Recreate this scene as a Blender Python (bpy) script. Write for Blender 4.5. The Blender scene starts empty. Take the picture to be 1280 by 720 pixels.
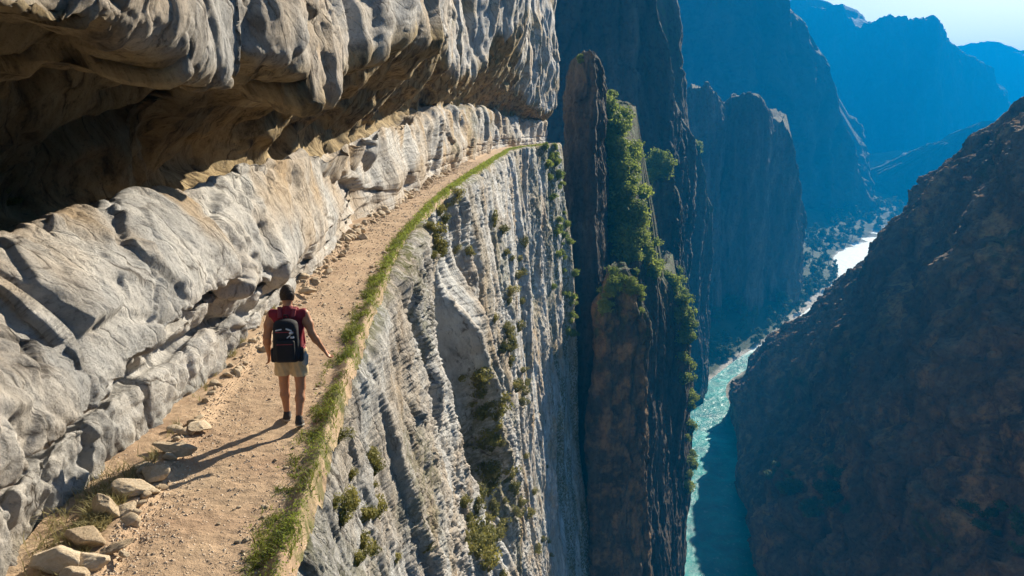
import bpy, math, random
import numpy as np
from mathutils import Vector, Matrix
random.seed(7); RNG = np.random.default_rng(11)

# ------------------------------------------------------------------ scene, camera, light
sc = bpy.context.scene
COL = sc.collection
PITCH = math.atan(.205); S_, C_ = math.sin(PITCH), math.cos(PITCH)
cam_d = bpy.data.cameras.new('camera'); cam = bpy.data.objects.new('camera', cam_d); COL.objects.link(cam)
cam.location = (0, 0, 0); cam.rotation_euler = (math.pi/2 - PITCH, 0, 0)
cam_d.sensor_width = 36; cam_d.lens = 36*1000/1280; cam_d.clip_start = .1; cam_d.clip_end = 20000
sc.camera = cam
SUN_AZ, SUN_EL = math.radians(33), math.radians(25)      # azimuth clockwise from +Y
sun_dir = Vector((math.sin(SUN_AZ)*math.cos(SUN_EL), math.cos(SUN_AZ)*math.cos(SUN_EL), math.sin(SUN_EL)))
sd = bpy.data.lights.new('sun', 'SUN'); sd.energy = 5.0; sd.angle = math.radians(.5); sd.color = (1, .89, .71)
so = bpy.data.objects.new('sun', sd); COL.objects.link(so)
so.rotation_euler = sun_dir.to_track_quat('Z', 'Y').to_euler()
w = bpy.data.worlds.new('World'); sc.world = w; w.use_nodes = True
nt = w.node_tree; bg = nt.nodes['Background']
sky = nt.nodes.new('ShaderNodeTexSky'); sky.sky_type = 'NISHITA'; sky.sun_disc = False
sky.sun_elevation = SUN_EL; sky.sun_rotation = SUN_AZ; sky.air_density = 1.0; sky.dust_density = .7; sky.ozone_density = 2.0
nt.links.new(sky.outputs[0], bg.inputs[0]); bg.inputs[1].default_value = .05
sc.view_settings.view_transform = 'Standard'; sc.view_settings.look = 'None'
sc.view_settings.exposure = 1.4; sc.view_settings.gamma = 1.0
sc.render.engine = 'CYCLES'
cy = sc.cycles
cy.use_denoising = True; cy.max_bounces = 5; cy.diffuse_bounces = 3; cy.glossy_bounces = 2
cy.transmission_bounces = 2; cy.volume_bounces = 1; cy.transparent_max_bounces = 4
cy.caustics_reflective = False; cy.caustics_refractive = False; cy.sample_clamp_indirect = 6

RIVER = -180.0; PATHZ = -3.4

# ------------------------------------------------------------------ numpy helpers
def onz(px, py, z):
    u, v = (px-640)/1000, (py-360)/1000
    dz = -S_ - v*C_; t = z/dz
    return (u*t, (C_ - v*S_)*t)
def P(px, py, Y):
    u, v = (px-640)/1000, (py-360)/1000
    t = Y/(C_ - v*S_)
    return (u*t, Y, t*(-S_ - v*C_))
def project(A):
    zc = A[..., 1]*C_ - A[..., 2]*S_
    up = A[..., 1]*S_ + A[..., 2]*C_
    z = np.where(zc > .1, zc, np.nan)
    return 640 + 1000*A[..., 0]/z, 360 - 1000*up/z, zc
def sstep(a, b, x):
    t = np.clip((x-a)/(b-a), 0, 1); return t*t*(3-2*t)
def _hash(ix, iy, iz, seed):
    h = (ix.astype(np.uint32)*np.uint32(374761393) + iy.astype(np.uint32)*np.uint32(668265263)
         + iz.astype(np.uint32)*np.uint32(2246822519) + np.uint32((seed*3266489917) & 0xffffffff))
    h = (h ^ (h >> np.uint32(15)))*np.uint32(2654435761)
    h = (h ^ (h >> np.uint32(13)))*np.uint32(1274126177)
    return h ^ (h >> np.uint32(16))
def gn(x, y, z=None, seed=0):
    """gradient noise, about -1..1"""
    shp = np.broadcast(x, y).shape
    x = np.broadcast_to(x, shp).ravel(); y = np.broadcast_to(y, shp).ravel()
    z = np.zeros_like(x) if z is None else np.broadcast_to(z, shp).ravel()
    xi, yi, zi = np.floor(x), np.floor(y), np.floor(z)
    fx, fy, fz = x-xi, y-yi, z-zi
    xi, yi, zi = xi.astype(np.int64), yi.astype(np.int64), zi.astype(np.int64)
    q = lambda t: t*t*t*(t*(t*6-15)+10)
    u, v, w_ = q(fx), q(fy), q(fz)
    out = 0
    for a in (0, 1):
        for b in (0, 1):
            for c in (0, 1):
                h = _hash(xi+a, yi+b, zi+c, seed)
                gx = (h & np.uint32(1023)).astype(np.float32)/511.5-1
                gy = ((h >> np.uint32(10)) & np.uint32(1023)).astype(np.float32)/511.5-1
                gz = ((h >> np.uint32(20)) & np.uint32(1023)).astype(np.float32)/511.5-1
                d = gx*(fx-a)+gy*(fy-b)+gz*(fz-c)
                out = out + d*(u if a else 1-u)*(v if b else 1-v)*(w_ if c else 1-w_)
    return (out*1.5).reshape(shp)
def fbm(x, y, z=None, o=4, seed=0, g=.5):
    s = 0; a = 1; t = 0
    for i in range(o):
        f = 2.03**i
        s = s + a*gn(x*f, y*f, None if z is None else z*f, seed+i*17); t += a; a *= g
    return s/t*1.6
def rid(x, y, z=None, o=3, seed=0, g=.5):
    s = 0; a = 1; t = 0
    for i in range(o):
        f = 2.07**i
        s = s + a*(1-2.2*np.abs(gn(x*f, y*f, None if z is None else z*f, seed+i*13))); t += a; a *= g
    return s/t
def worley(x, y, seed=0):
    """2-D cell noise: distance to the cell wall and a random value per cell"""
    xi, yi = np.floor(x).astype(np.int64), np.floor(y).astype(np.int64)
    f1 = np.full(x.shape, 9.); f2 = np.full(x.shape, 9.); cid = np.zeros(x.shape); tx = np.zeros(x.shape); ty = np.zeros(x.shape)
    for a in (-1, 0, 1):
        for b in (-1, 0, 1):
            h = _hash(xi+a, yi+b, xi*0, seed)
            jx = (h & np.uint32(4095)).astype(np.float64)/4095; jy = ((h >> np.uint32(12)) & np.uint32(4095)).astype(np.float64)/4095
            v = (h >> np.uint32(24)).astype(np.float64)/255
            ddx = xi+a+jx-x; ddy = yi+b+jy-y
            d = ddx**2+ddy**2
            m = d < f1
            f2 = np.where(m, f1, np.minimum(f2, d)); f1 = np.where(m, d, f1); cid = np.where(m, v, cid)
            tx = np.where(m, ddx, tx); ty = np.where(m, ddy, ty)
    return np.sqrt(f2)-np.sqrt(f1), cid, tx, ty
def facets(u, v, seed, tilt=1., step=1., crack=0.):
    e, c, tx, ty = worley(u, v, seed)
    gx, gy = (c*7.31) % 1-.5, (c*13.73) % 1-.5
    return step*(c-.5)+tilt*2*(tx*gx+ty*gy)-crack*(1-sstep(0, .09, e))
def relief(u, v, sizes, amps, asp, seed, warp=.12, crack=.10, step=.55, tilt=1.):
    """angular fractured relief: flat facets of fixed real sizes, long along v"""
    d = 0
    for i, (z_, a) in enumerate(zip(sizes, amps)):
        wu_ = warp*z_*fbm(u/z_*.8, v/z_*.8/asp, o=3, seed=seed+i*7); wv_ = warp*z_*fbm(u/z_*.8, v/z_*.8/asp, o=3, seed=seed+i*7+3)
        d = d+a*z_*facets((u+wu_)/z_, (v+asp*wv_)/z_/asp, seed+i, tilt, step, crack)
    return d
def blur(d, n=1):
    for _ in range(n):
        d = d.copy(); d[1:-1] = .25*d[:-2]+.5*d[1:-1]+.25*d[2:]; d[:, 1:-1] = .25*d[:, :-2]+.5*d[:, 1:-1]+.25*d[:, 2:]
    return d
def catmull(pts, n_or_t):
    pts = np.asarray(pts, float); n = len(pts)
    t = n_or_t
    i = np.clip(np.floor(t).astype(int), 0, n-2); f = t-i
    p0 = pts[np.clip(i-1, 0, n-1)]; p1 = pts[i]; p2 = pts[i+1]; p3 = pts[np.clip(i+2, 0, n-1)]
    f = f[:, None] if pts.ndim > 1 else f
    if pts.ndim > 2: f = f[..., None]
    m1 = (p2-p0)/2; m2 = (p3-p1)/2
    m1 = np.clip(m1, -3*np.abs(p2-p1)-1e-9, 3*np.abs(p2-p1)+1e-9); m2 = np.clip(m2, -3*np.abs(p2-p1)-1e-9, 3*np.abs(p2-p1)+1e-9)
    return (2*f**3-3*f**2+1)*p1+(f**3-2*f**2+f)*m1+(-2*f**3+3*f**2)*p2+(f**3-f**2)*m2

# ------------------------------------------------------------------ mesh helpers
def mesh_raw(name, V, F, mat=None, smooth=True, attrs=None):
    me = bpy.data.meshes.new(name)
    V = np.asarray(V, np.float32).reshape(-1, 3); F = np.asarray(F, np.int32); k = F.shape[1]
    me.vertices.add(len(V)); me.vertices.foreach_set('co', V.ravel())
    me.loops.add(F.size); me.loops.foreach_set('vertex_index', F.ravel())
    me.polygons.add(len(F)); me.polygons.foreach_set('loop_start', np.arange(0, F.size, k, dtype=np.int32))
    me.polygons.foreach_set('loop_total', np.full(len(F), k, np.int32))
    me.polygons.foreach_set('use_smooth', np.full(len(F), smooth))
    me.update(calc_edges=True)
    for a, v in (attrs or {}).items():
        at = me.attributes.new(a, 'FLOAT', 'POINT'); at.data.foreach_set('value', np.asarray(v, np.float32).ravel())
    if mat: me.materials.append(mat)
    return me
def grid_faces(n, m, loop=False, flip=False):
    i = np.arange(n if loop else n-1)[:, None]; j = np.arange(m-1)[None]
    i2 = (i+1) % n
    a = i*m+j; b = i2*m+j; c = i2*m+j+1; d = i*m+j+1
    q = np.stack([a, b, c, d], -1).reshape(-1, 4)
    return q[:, ::-1] if flip else q
def link(name, me, parent=None, **props):
    o = bpy.data.objects.new(name, me); COL.objects.link(o); o.parent = parent
    for k, v in props.items(): o[k] = v
    return o
def structure(name, me, label=None, kind='structure'):
    o = link(name, me, kind=kind)
    if label: o['label'] = label
    return o
def thing(name, loc, label, cat, group=None, rz=0, scale=1, mesh=None):
    o = bpy.data.objects.new(name, mesh); COL.objects.link(o)
    o.location = loc; o.rotation_euler = (0, 0, rz); o.scale = (scale,)*3
    o['label'] = label; o['category'] = cat
    if group: o['group'] = group
    return o
def copy_thing(src, loc, rot, scale, label=None):
    r = src.copy(); COL.objects.link(r); r.location = loc; r.rotation_euler = rot
    r.scale = scale if hasattr(scale, '__len__') else (scale,)*3
    if label: r['label'] = label
    for ch in src.children:
        c = ch.copy(); COL.objects.link(c); c.parent = r
    return r
def grid_normals(G):
    du = np.gradient(G, axis=0); dv = np.gradient(G, axis=1)
    n = np.cross(du, dv); return n/(np.linalg.norm(n, axis=-1, keepdims=True)+1e-9)

# ------------------------------------------------------------------ materials
class NB:
    def __init__(s, name):
        s.m = bpy.data.materials.new(name); s.m.use_nodes = True; s.t = s.m.node_tree
        s.b = s.t.nodes['Principled BSDF']; s.out = s.t.nodes['Material Output']
        s.b.inputs['Specular IOR Level'].default_value = .25
    def n(s, typ, **kw):
        nd = s.t.nodes.new('ShaderNode'+typ)
        for k, v in kw.items():
            if k in ('inp',): continue
            setattr(nd, k, v)
        return nd
    def l(s, a, b): s.t.links.new(a, b)
    def coord(s, scale=(1, 1, 1), rot=(0, 0, 0), out='Object'):
        tc = s.n('TexCoord'); mp = s.n('Mapping'); s.l(tc.outputs[out], mp.inputs[0])
        mp.inputs['Scale'].default_value = scale; mp.inputs['Rotation'].default_value = rot
        return mp.outputs[0]
    def noise(s, vec, scale, detail=6, rough=.6, dist=0, typ='FBM'):
        nd = s.n('TexNoise'); nd.noise_type = typ
        s.l(vec, nd.inputs['Vector']); nd.inputs['Scale'].default_value = scale
        nd.inputs['Detail'].default_value = detail; nd.inputs['Roughness'].default_value = rough
        nd.inputs['Distortion'].default_value = dist
        return nd.outputs[0]
    def vor(s, vec, scale, feature='F1', rand=1):
        nd = s.n('TexVoronoi', feature=feature); s.l(vec, nd.inputs['Vector']); nd.inputs['Scale'].default_value = scale
        nd.inputs['Randomness'].default_value = rand
        return nd.outputs['Distance']
    def ramp(s, fac, stops, interp='LINEAR'):
        r = s.n('ValToRGB'); r.color_ramp.interpolation = interp; e = r.color_ramp.elements
        while len(e) < len(stops): e.new(.5)
        for k, (p, c) in enumerate(stops):
            e[k].position = p; c = (c, c, c) if not hasattr(c, '__len__') else c; e[k].color = (*c, 1)
        s.l(fac, r.inputs[0]); return r.outputs[0]
    def mix(s, f, a, b, bt='MIX'):
        nd = s.n('MixRGB', blend_type=bt)
        for k, v in enumerate((f, a, b)):
            if hasattr(v, 'is_output'): s.l(v, nd.inputs[k])
            elif k == 0: nd.inputs[0].default_value = v
            else: nd.inputs[k].default_value = (*v, 1) if hasattr(v, '__len__') else (v, v, v, 1)
        return nd.outputs[0]
    def math(s, op, a, b=0.):
        nd = s.n('Math', operation=op)
        for k, v in enumerate((a, b)):
            if hasattr(v, 'is_output'): s.l(v, nd.inputs[k])
            else: nd.inputs[k].default_value = v
        return nd.outputs[0]
    def attr(s, name): return s.n('Attribute', attribute_name=name).outputs['Fac']
    def bump(s, h, dist, strength=1., prev=None):
        nd = s.n('Bump'); s.l(h, nd.inputs['Height']); nd.inputs['Distance'].default_value = dist
        nd.inputs['Strength'].default_value = strength
        if prev: s.l(prev, nd.inputs['Normal'])
        return nd.outputs[0]
    def done(s, col, rough=.85, nrm=None):
        if hasattr(col, 'is_output'): s.l(col, s.b.inputs['Base Color'])
        else: s.b.inputs['Base Color'].default_value = (*col, 1)
        if hasattr(rough, 'is_output'): s.l(rough, s.b.inputs['Roughness'])
        else: s.b.inputs['Roughness'].default_value = rough
        if nrm: s.l(nrm, s.b.inputs['Normal'])
        return s.m
def simple(name, col, rough=.7, var=.25, scale=30):
    k = NB(name); c = k.coord(); n = k.noise(c, scale, 4)
    return k.done(k.mix(k.ramp(n, [(.3, 1-var), (.7, 1+var*.6)]), (0, 0, 0), col, 'MIX') if False else
                  k.mix(1.0, k.ramp(n, [(.3, 1-var), (.7, 1.)]), col, 'MULTIPLY'), rough, k.bump(n, .004))
def limestone(name, fs=1., aspect=(1, .4), warm=.5, bumpd=.05, lift=1.):
    """grey limestone: pale grey and tan patches, dark weathering streaks, pits and fine cracks"""
    k = NB(name); c = k.coord()
    cx_ = k.n('CombineXYZ'); k.l(k.math('MULTIPLY', k.attr('sa'), aspect[0]), cx_.inputs[0]); k.l(k.math('MULTIPLY', k.attr('sb'), aspect[1]), cx_.inputs[1])
    cs = cx_.outputs[0]
    big = k.noise(c, .22*fs, 6, .6, .2); mid = k.noise(cs, 1.1*fs, 9, .68, .15)
    fine = k.noise(c, 9*fs, 8, .75); strk = k.noise(cs, 3.2*fs, 9, .68, .1)
    base = k.ramp(mid, [(p_, tuple(min(.72, v*lift) for v in c_)) for p_, c_ in ((.28, (.22, .215, .21)), (.45, (.34, .335, .325)), (.6, (.46, .44, .41)), (.78, (.6, .56, .5)))])
    tan = k.ramp(fine, [(.3, (.36, .25, .14)), (.6, (.56, .42, .27)), (.8, (.66, .55, .42))])
    wm = k.ramp(big, [(.5-.12*warm, 0.), (.74-.2*warm, .85)])
    col = k.mix(k.mix(.5, wm, k.math('MULTIPLY', k.attr('warm'), 1.6), 'ADD'), base, tan)
    och = k.ramp(strk, [(.3, (.09, .06, .03)), (.46, (.34, .245, .12)), (.7, (.55, .44, .26))])
    col = k.mix(k.attr('ochre'), col, och)
    st = k.ramp(strk, [(.0, .35), (.36, .5), (.5, 1.)])
    col = k.mix(.8, col, st, 'MULTIPLY')
    dk = k.noise(cs, 7.5*fs, 7, .78); col = k.mix(.75, col, k.ramp(dk, [(.36, .22), (.45, 1.)]), 'MULTIPLY')
    pit = k.ramp(k.noise(c, 26*fs, 5, .6, .3), [(.3, .45), (.46, 1.)])
    col = k.mix(.7, col, pit, 'MULTIPLY')
    moss = k.mix(k.noise(c, 14*fs, 4), (.05, .06, .015), (.16, .16, .035))
    mm = k.math('MULTIPLY', k.attr('moss'), k.ramp(k.noise(c, 3.0*fs, 7, .7), [(.42, 0.), (.56, 1.)]))
    col = k.mix(mm, col, moss)
    b1 = k.bump(strk, bumpd*2.0/fs, 1.); b2 = k.bump(fine, bumpd*1.7/fs, 1., k.bump(dk, bumpd*.9/fs, 1., b1))
    vz = k.n('VectorMath', operation='ADD'); k.l(cs, vz.inputs[0]); nz = k.n('TexNoise'); nz.inputs['Scale'].default_value = 2.2*fs; nz.inputs['Detail'].default_value = 5; k.l(cs, nz.inputs['Vector'])
    vs_ = k.n('VectorMath', operation='SCALE'); k.l(nz.outputs[1], vs_.inputs[0]); vs_.inputs['Scale'].default_value = .5; k.l(vs_.outputs[0], vz.inputs[1])
    cr = k.ramp(k.vor(vz.outputs[0], 1.3*fs, 'DISTANCE_TO_EDGE'), [(0., 0.), (.018, .7), (.04, 1.)])
    crm = k.mix(k.ramp(k.noise(c, .9*fs, 4), [(.48, 0.), (.58, 1.)]), cr, 1.) if False else cr
    gate = k.ramp(k.noise(c, 1.1*fs, 4), [(.47, 0.), (.56, .85)])
    col = k.mix(gate, col, k.mix(1., col, k.ramp(cr, [(0., (.18, .15, .12)), (1., (1, 1, 1))]), 'MULTIPLY'))
    b3 = k.bump(cr, bumpd*.8/fs, .6, b2)
    return k.done(col, .88, b3)
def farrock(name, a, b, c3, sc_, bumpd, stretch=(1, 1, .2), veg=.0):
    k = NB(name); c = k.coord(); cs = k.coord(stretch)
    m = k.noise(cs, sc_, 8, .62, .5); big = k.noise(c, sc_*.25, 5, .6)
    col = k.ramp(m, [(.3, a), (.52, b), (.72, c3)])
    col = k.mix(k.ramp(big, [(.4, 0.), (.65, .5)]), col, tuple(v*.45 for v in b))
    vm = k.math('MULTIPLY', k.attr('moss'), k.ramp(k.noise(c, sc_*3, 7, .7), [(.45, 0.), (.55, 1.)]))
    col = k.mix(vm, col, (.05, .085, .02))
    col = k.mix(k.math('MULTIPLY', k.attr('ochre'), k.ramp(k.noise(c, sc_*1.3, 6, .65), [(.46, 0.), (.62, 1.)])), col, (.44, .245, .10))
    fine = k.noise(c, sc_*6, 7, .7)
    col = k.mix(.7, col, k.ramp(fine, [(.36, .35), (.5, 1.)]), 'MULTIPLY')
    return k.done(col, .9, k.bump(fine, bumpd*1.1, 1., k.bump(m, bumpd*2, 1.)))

M_wall = limestone('limestone_wall', 1., (1., .42), .34, bumpd=.04, lift=1.4)
M_cliff = limestone('limestone_cliff', .9, (1., .16), .3, bumpd=.06, lift=1.7)
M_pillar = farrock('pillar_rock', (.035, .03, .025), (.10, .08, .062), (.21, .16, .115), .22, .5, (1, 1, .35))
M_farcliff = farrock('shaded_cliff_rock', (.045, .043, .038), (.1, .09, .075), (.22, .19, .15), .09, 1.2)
M_ridge = farrock('ridge_rock', (.055, .034, .021), (.185, .112, .066), (.38, .235, .125), .12, 1.0, (1, 1, .6))
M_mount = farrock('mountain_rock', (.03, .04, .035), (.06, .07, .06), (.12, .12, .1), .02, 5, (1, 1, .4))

# ------------------------------------------------------------------ the ledge: rails of the path
outer_px = [(350, 720), (400, 580), (432, 470), (470, 372), (510, 290), (560, 240), (602, 211), (640, 186)]
inner_px = [(118, 720), (185, 610), (262, 505), (338, 405), (402, 337), (430, 302), (484, 260), (545, 222), (598, 196), (622, 186)]
op = np.array([onz(*p, PATHZ) for p in outer_px]); ip = np.array([onz(*p, PATHZ) for p in inner_px])
Yst = np.array([6.5, 8, 10, 13, 17, 22, 30, 42, 58, 78, 98])
ox = np.interp(Yst, op[:, 1], op[:, 0]); ix_ = np.interp(Yst, ip[:, 1], ip[:, 0])
pairs = [((-6.5, -26), (-4.4, -26)), ((-4.2, -12), (-2.4, -12)), ((-3.1, 0), (-1.6, 0)), ((-3.05, 4), (-1.65, 4))]
pairs += [((a, y), (b, y)) for a, b, y in zip(ix_, ox, Yst)]
pairs += [((-2.0, 113), (.2, 112)), ((1.0, 126), (3.2, 125)), ((3.8, 136), (6.0, 135.5)), ((6.6, 145), (8.7, 145)), ((5.5, 151), (7.4, 153)),
          ((-.5, 158), (.6, 160)), ((-12, 166), (-11, 168)), ((-40, 176), (-40, 179))]
Ppairs = np.array(pairs)                                  # (n, 2, 2)
cum = np.concatenate([[0], np.cumsum(np.linalg.norm(np.diff(Ppairs.mean(1), axis=0), axis=1))])
S0Y = np.interp(0, Ppairs[:, :, 1].mean(1)[:10], cum[:10])
# station parameter along the ledge, spaced by how large it shows
ss = [-26.]
while ss[-1] < cum[-1]-S0Y-.3:
    y = ss[-1]
    d = .3 if y < 3 else (.02 if y < 5 else min(.24, max(.013, .00042*y*y)))
    if y > 146: d = .6
    ss.append(y+d)
SS = np.array(ss)
tpar = np.interp(SS+S0Y, cum, np.arange(len(cum)))
rin = catmull(Ppairs[:, 0], tpar); rout = catmull(Ppairs[:, 1], tpar)
def smooth_rail(r):
    k = np.interp(SS, SS, SS); out = r.copy()
    for _ in range(2):
        w_ = np.clip(.06*np.abs(SS)+.3, .3, 3)
        for a in (-1, -.5, .5, 1):
            out += np.stack([np.interp(SS+a*w_, SS, r[:, 0]), np.interp(SS+a*w_, SS, r[:, 1])], 1)
        out /= 5; r = out.copy()
    return out
rin = smooth_rail(rin); rout = smooth_rail(rout)
def rail_norm(r):
    w_ = 1.0
    t = np.stack([np.interp(SS+w_, SS, r[:, i])-np.interp(SS-w_, SS, r[:, i]) for i in (0, 1)], 1)
    t /= np.linalg.norm(t, axis=1, keepdims=True)+1e-9
    return np.stack([t[:, 1], -t[:, 0]], 1)
nin, nout = rail_norm(rin), rail_norm(rout)
nS = len(SS)
def rail_at(r, s): return np.array([np.interp(s, SS, r[:, 0]), np.interp(s, SS, r[:, 1])])
dist = np.clip(np.abs(SS), 5, 160)

# ------------------------------------------------------------------ rock wall above the path
near = [(0, -.3), (.02, 0), (.05, .62), (-.10, .74), (.03, 1.10), (-.16, 1.2), (.2, 1.36), (.05, 1.9), (-.75, 2.5), (-1.15, 1.9), (-2.5, 2.4), (-.9, 4.0), (.6, 3.86), (.74, 4.6), (.5, 6.5), (.2, 10), (-8, 60)]
n13 = [(0, -.3), (.02, 0), (.03, .3), (-.06, .38), (.02, .68), (-.14, .75), (.16, .92), (.02, 1.6), (-.4, 2.72), (-.9, 1.75), (-2.0, 2.3), (-.6, 4.15), (1.05, 4.15), (1.2, 5.0), (.8, 7), (.5, 11), (-8, 60)]
n17 = [(0, -.3), (.02, 0), (.05, .3), (0, .35), (.05, .7), (-.03, .75), (.08, .9), (0, 1.8), (-.25, 2.75), (-.65, 2.1), (-2.8, 2.6), (-1.0, 4.0), (.9, 4.5), (1.0, 5.3), (.1, 7), (-.2, 11), (-8, 60)]
n22 = [(0, -.3), (.02, 0), (.05, .3), (0, .35), (.05, .7), (.0, .75), (.06, .9), (0, 1.6), (-.1, 2.65), (-.6, 1.8), (-1.8, 2.7), (.2, 4.5), (1.7, 5.6), (1.9, 6.4), (1.5, 9), (1.2, 14), (-8, 60)]
n32 = [(0, -.3), (.02, 0), (.05, .3), (0, .4), (.05, .8), (.0, .9), (.06, 1.2), (0, 2.), (-.1, 3.1), (-.6, 2.2), (-1.9, 3.2), (.4, 5.1), (2.1, 6.8), (2.2, 7.8), (1.8, 11), (1.4, 17), (-8, 62)]
n48 = [(0, -.3), (.02, 0), (.05, .4), (0, .5), (.05, 1.), (.0, 1.2), (.06, 1.6), (0, 2.6), (-.1, 3.7), (-.9, 3.9), (-1.1, 4.4), (.2, 5.6), (1.3, 6.7), (1.4, 7.8), (1.2, 12), (1., 20), (-8, 64)]
n56 = [(0, -.3), (.02, 0), (.05, .4), (0, .5), (.05, 1.), (.0, 1.2), (.06, 1.6), (0, 2.8), (0, 4.2), (-.3, 4.6), (-.3, 5), (.1, 5.6), (.5, 6.2), (.6, 7.6), (.5, 12), (.3, 20), (-8, 64)]
n66 = [(0, -.3), (.02, 0), (.05, .4), (0, .5), (.05, 1.), (.0, 1.2), (.06, 1.6), (0, 3.), (-.1, 4.4), (-.8, 4.6), (-.9, 5.2), (0, 6.4), (.8, 7.6), (.9, 9.5), (.8, 14), (.6, 24), (-8, 66)]
n82 = [(0, -.3), (.02, 0), (.05, .4), (0, .5), (.05, 1.), (.0, 1.2), (.06, 1.6), (0, 3.1), (-.1, 4.9), (-1, 5.1), (-1, 5.8), (2.2, 9.0), (4.8, 12.5), (5.4, 15), (5.6, 20), (5.4, 28), (-3, 68)]
n110 = [(0, -.3), (.02, 0), (.05, .4), (0, .5), (.05, 1.), (.0, 1.2), (.06, 1.6), (0, 3.1), (-.1, 4.8), (-.9, 5.0), (-1, 5.5), (.9, 7.3), (2.4, 8.8), (3.2, 11), (3.6, 18), (3.4, 28), (-4, 68)]
n140 = [(0, -.3), (.02, 0), (.05, .4), (0, .5), (.05, 1.), (.0, 1.2), (.06, 1.6), (0, 2.6), (-.15, 3.6), (-.7, 3.8), (-.7, 4.1), (.1, 4.6), (.9, 5.2), (1.3, 7), (1.5, 13), (1, 24), (-5, 68)]
stY = np.array([-26, 10.5, 13, 17.5, 21.5, 32, 48, 56, 67, 78, 110, 140, 200.])
prof = np.array([near, near, n13, n17, n22, n32, n48, n56, n66, n82, n110, n140, n140], float)
segrows = [4, 26, 14, 20, 12, 16, 30, 44, 26, 22, 44, 40, 26, 60, 60, 22]
tr = np.concatenate([k+np.arange(r)/r for k, r in enumerate(segrows)]+[[16.]])
pr_s = np.stack([[np.interp(SS, stY, prof[:, k, c]) for c in (0, 1)] for k in range(17)])     # 17,2,nS
wset = np.interp(SS, [0, 6.3, 7.6, 9, 12, 20, 60], [.6, .6, .5, .3, .14, .12, .1])
pr_s[:4, 0] -= wset; pr_s[4, 0] -= .6*wset; pr_s[5, 0] -= .25*wset
w0 = fbm(SS*.22, SS*0+3.3, o=4, seed=5)
for k, a in ((8, .15), (9, .2), (10, .5), (11, .5), (12, .45), (13, .3), (14, .3)):            # wandering edges
    pr_s[k, 1] += a*.7*fbm(SS*.3, SS*0+k*1.7, o=5, seed=8)*np.clip(dist/14, .7, 2)
    pr_s[k, 0] += a*.7*fbm(SS*.4, SS*0+k*2.9, o=5, seed=9)*np.clip(dist/14, .7, 2)
def blocks(f, seed, amp):
    x = SS*f/np.clip(np.abs(SS)/14, .8, 2.5)**.3+.6*fbm(SS*f*.7, SS*0, o=2, seed=seed); i_ = np.floor(x).astype(np.int64)
    h_ = _hash(i_, i_*0, i_*0, seed); v_ = (h_ & np.uint32(1023)).astype(float)/511.5-1; t_ = ((h_ >> np.uint32(10)) & np.uint32(1023)).astype(float)/511.5-1
    return amp*(v_+1.2*t_*(x-i_-.5))
bl_ = (blocks(.55, 811, .22)+blocks(1.3, 812, .05))*np.clip(dist/12, .8, 2.2); bn_ = (blocks(.45, 813, .16))*np.clip(dist/12, .8, 2.2)
for k in (11, 12, 13): pr_s[k, 1] += bl_*(1 if k == 12 else .7)
for k in (12, 13, 14): pr_s[k, 0] += bn_
wb_ = blocks(.5, 815, .05)
for k in (7, 8): pr_s[k, 0] += wb_*.35; pr_s[k, 1] += wb_*.5
for k in (3, 4, 5, 6):
    pr_s[k, 1] += .06*fbm(SS*.8, SS*0, o=4, seed=18)
N2 = catmull(pr_s[:, 0, :], tr) ; H2 = catmull(pr_s[:, 1, :], tr)                               # rows, nS
N2, H2 = N2.T, H2.T                                                                             # nS, rows
G = np.zeros(N2.shape+(3,))
G[..., 0] = rin[:, None, 0]+nin[:, None, 0]*N2; G[..., 1] = rin[:, None, 1]+nin[:, None, 1]*N2; G[..., 2] = PATHZ+H2
nrm = -grid_normals(G)
flip = np.sign((nrm[..., :2]*nin[:, None, :]).sum(-1)[:, 4].mean()); nrm *= flip
S2 = SS[:, None]+0*H2
D2 = dist[:, None]+0*H2
# streak frame: along-streak direction runs down and away near the camera, vertical far off
ang = np.radians(38)*(1-sstep(14, 40, S2))+np.radians(80)*sstep(14, 40, S2)
arc = np.cumsum(np.concatenate([np.zeros((nS, 1)), np.hypot(np.diff(N2, axis=1), np.diff(H2, axis=1))], 1), 1)
a_ = S2*np.sin(ang)+arc*np.cos(ang)                       # across
b_ = S2*np.cos(ang)-arc*np.sin(ang)                       # along
arc = np.cumsum(np.concatenate([np.zeros((nS, 1)), np.hypot(np.diff(N2, axis=1), np.diff(H2, axis=1))], 1), 1)
fo = np.clip(D2/10, .8, 4)
tt = tr[None, :]+0*S2
smoothface = 1-.55*sstep(6.2, 7, tt)*(1-sstep(7.8, 8.3, tt))
low = 1-sstep(4.8, 5.4, tt); rec = sstep(8.8, 9.6, tt)*(1-sstep(11.2, 12, tt))
far = sstep(16, 30, S2)
def rot2(g): return S2*np.sin(np.radians(g))+arc*np.cos(np.radians(g)), S2*np.cos(np.radians(g))-arc*np.sin(np.radians(g))
u1, v1 = rot2(42); u2, v2 = rot2(84)
mid_ = .55+.45*smoothface
d = .50*fbm(S2*.13, arc*.16, o=3, seed=1)*np.clip(D2/25, .35, 1.8)
dn_ = relief(u1, v1, (1.7, .7), (.13, .16), 1.35, 401, warp=.06, crack=.2)*mid_
df_ = relief(u2, v2, (3.2, 1.2), (.13, .13), 2.6, 421)
d += (dn_*(1-far)+df_*far)*(1-.35*low)
fmask = .45+.9*sstep(-.25, .35, fbm(S2*.35, arc*.45, o=3, seed=450))
fine_ = relief(u1, v1, (.30, .12, .05), (.20, .22, .18), 1.35, 411, warp=.06)*(1-far)*fmask+relief(u2, v2, (.5, .2), (.19, .20), 2.2, 423)*far
d += .9*far*.12*(rid(u2*.35, v2*.05, o=3, seed=431)-.3)+.02*(1-far)*rid(u1*2.2, v1*.25, o=3, seed=432)
d += .004*fbm(S2*38, arc*38, o=2, seed=4)*(1-far)
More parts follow.
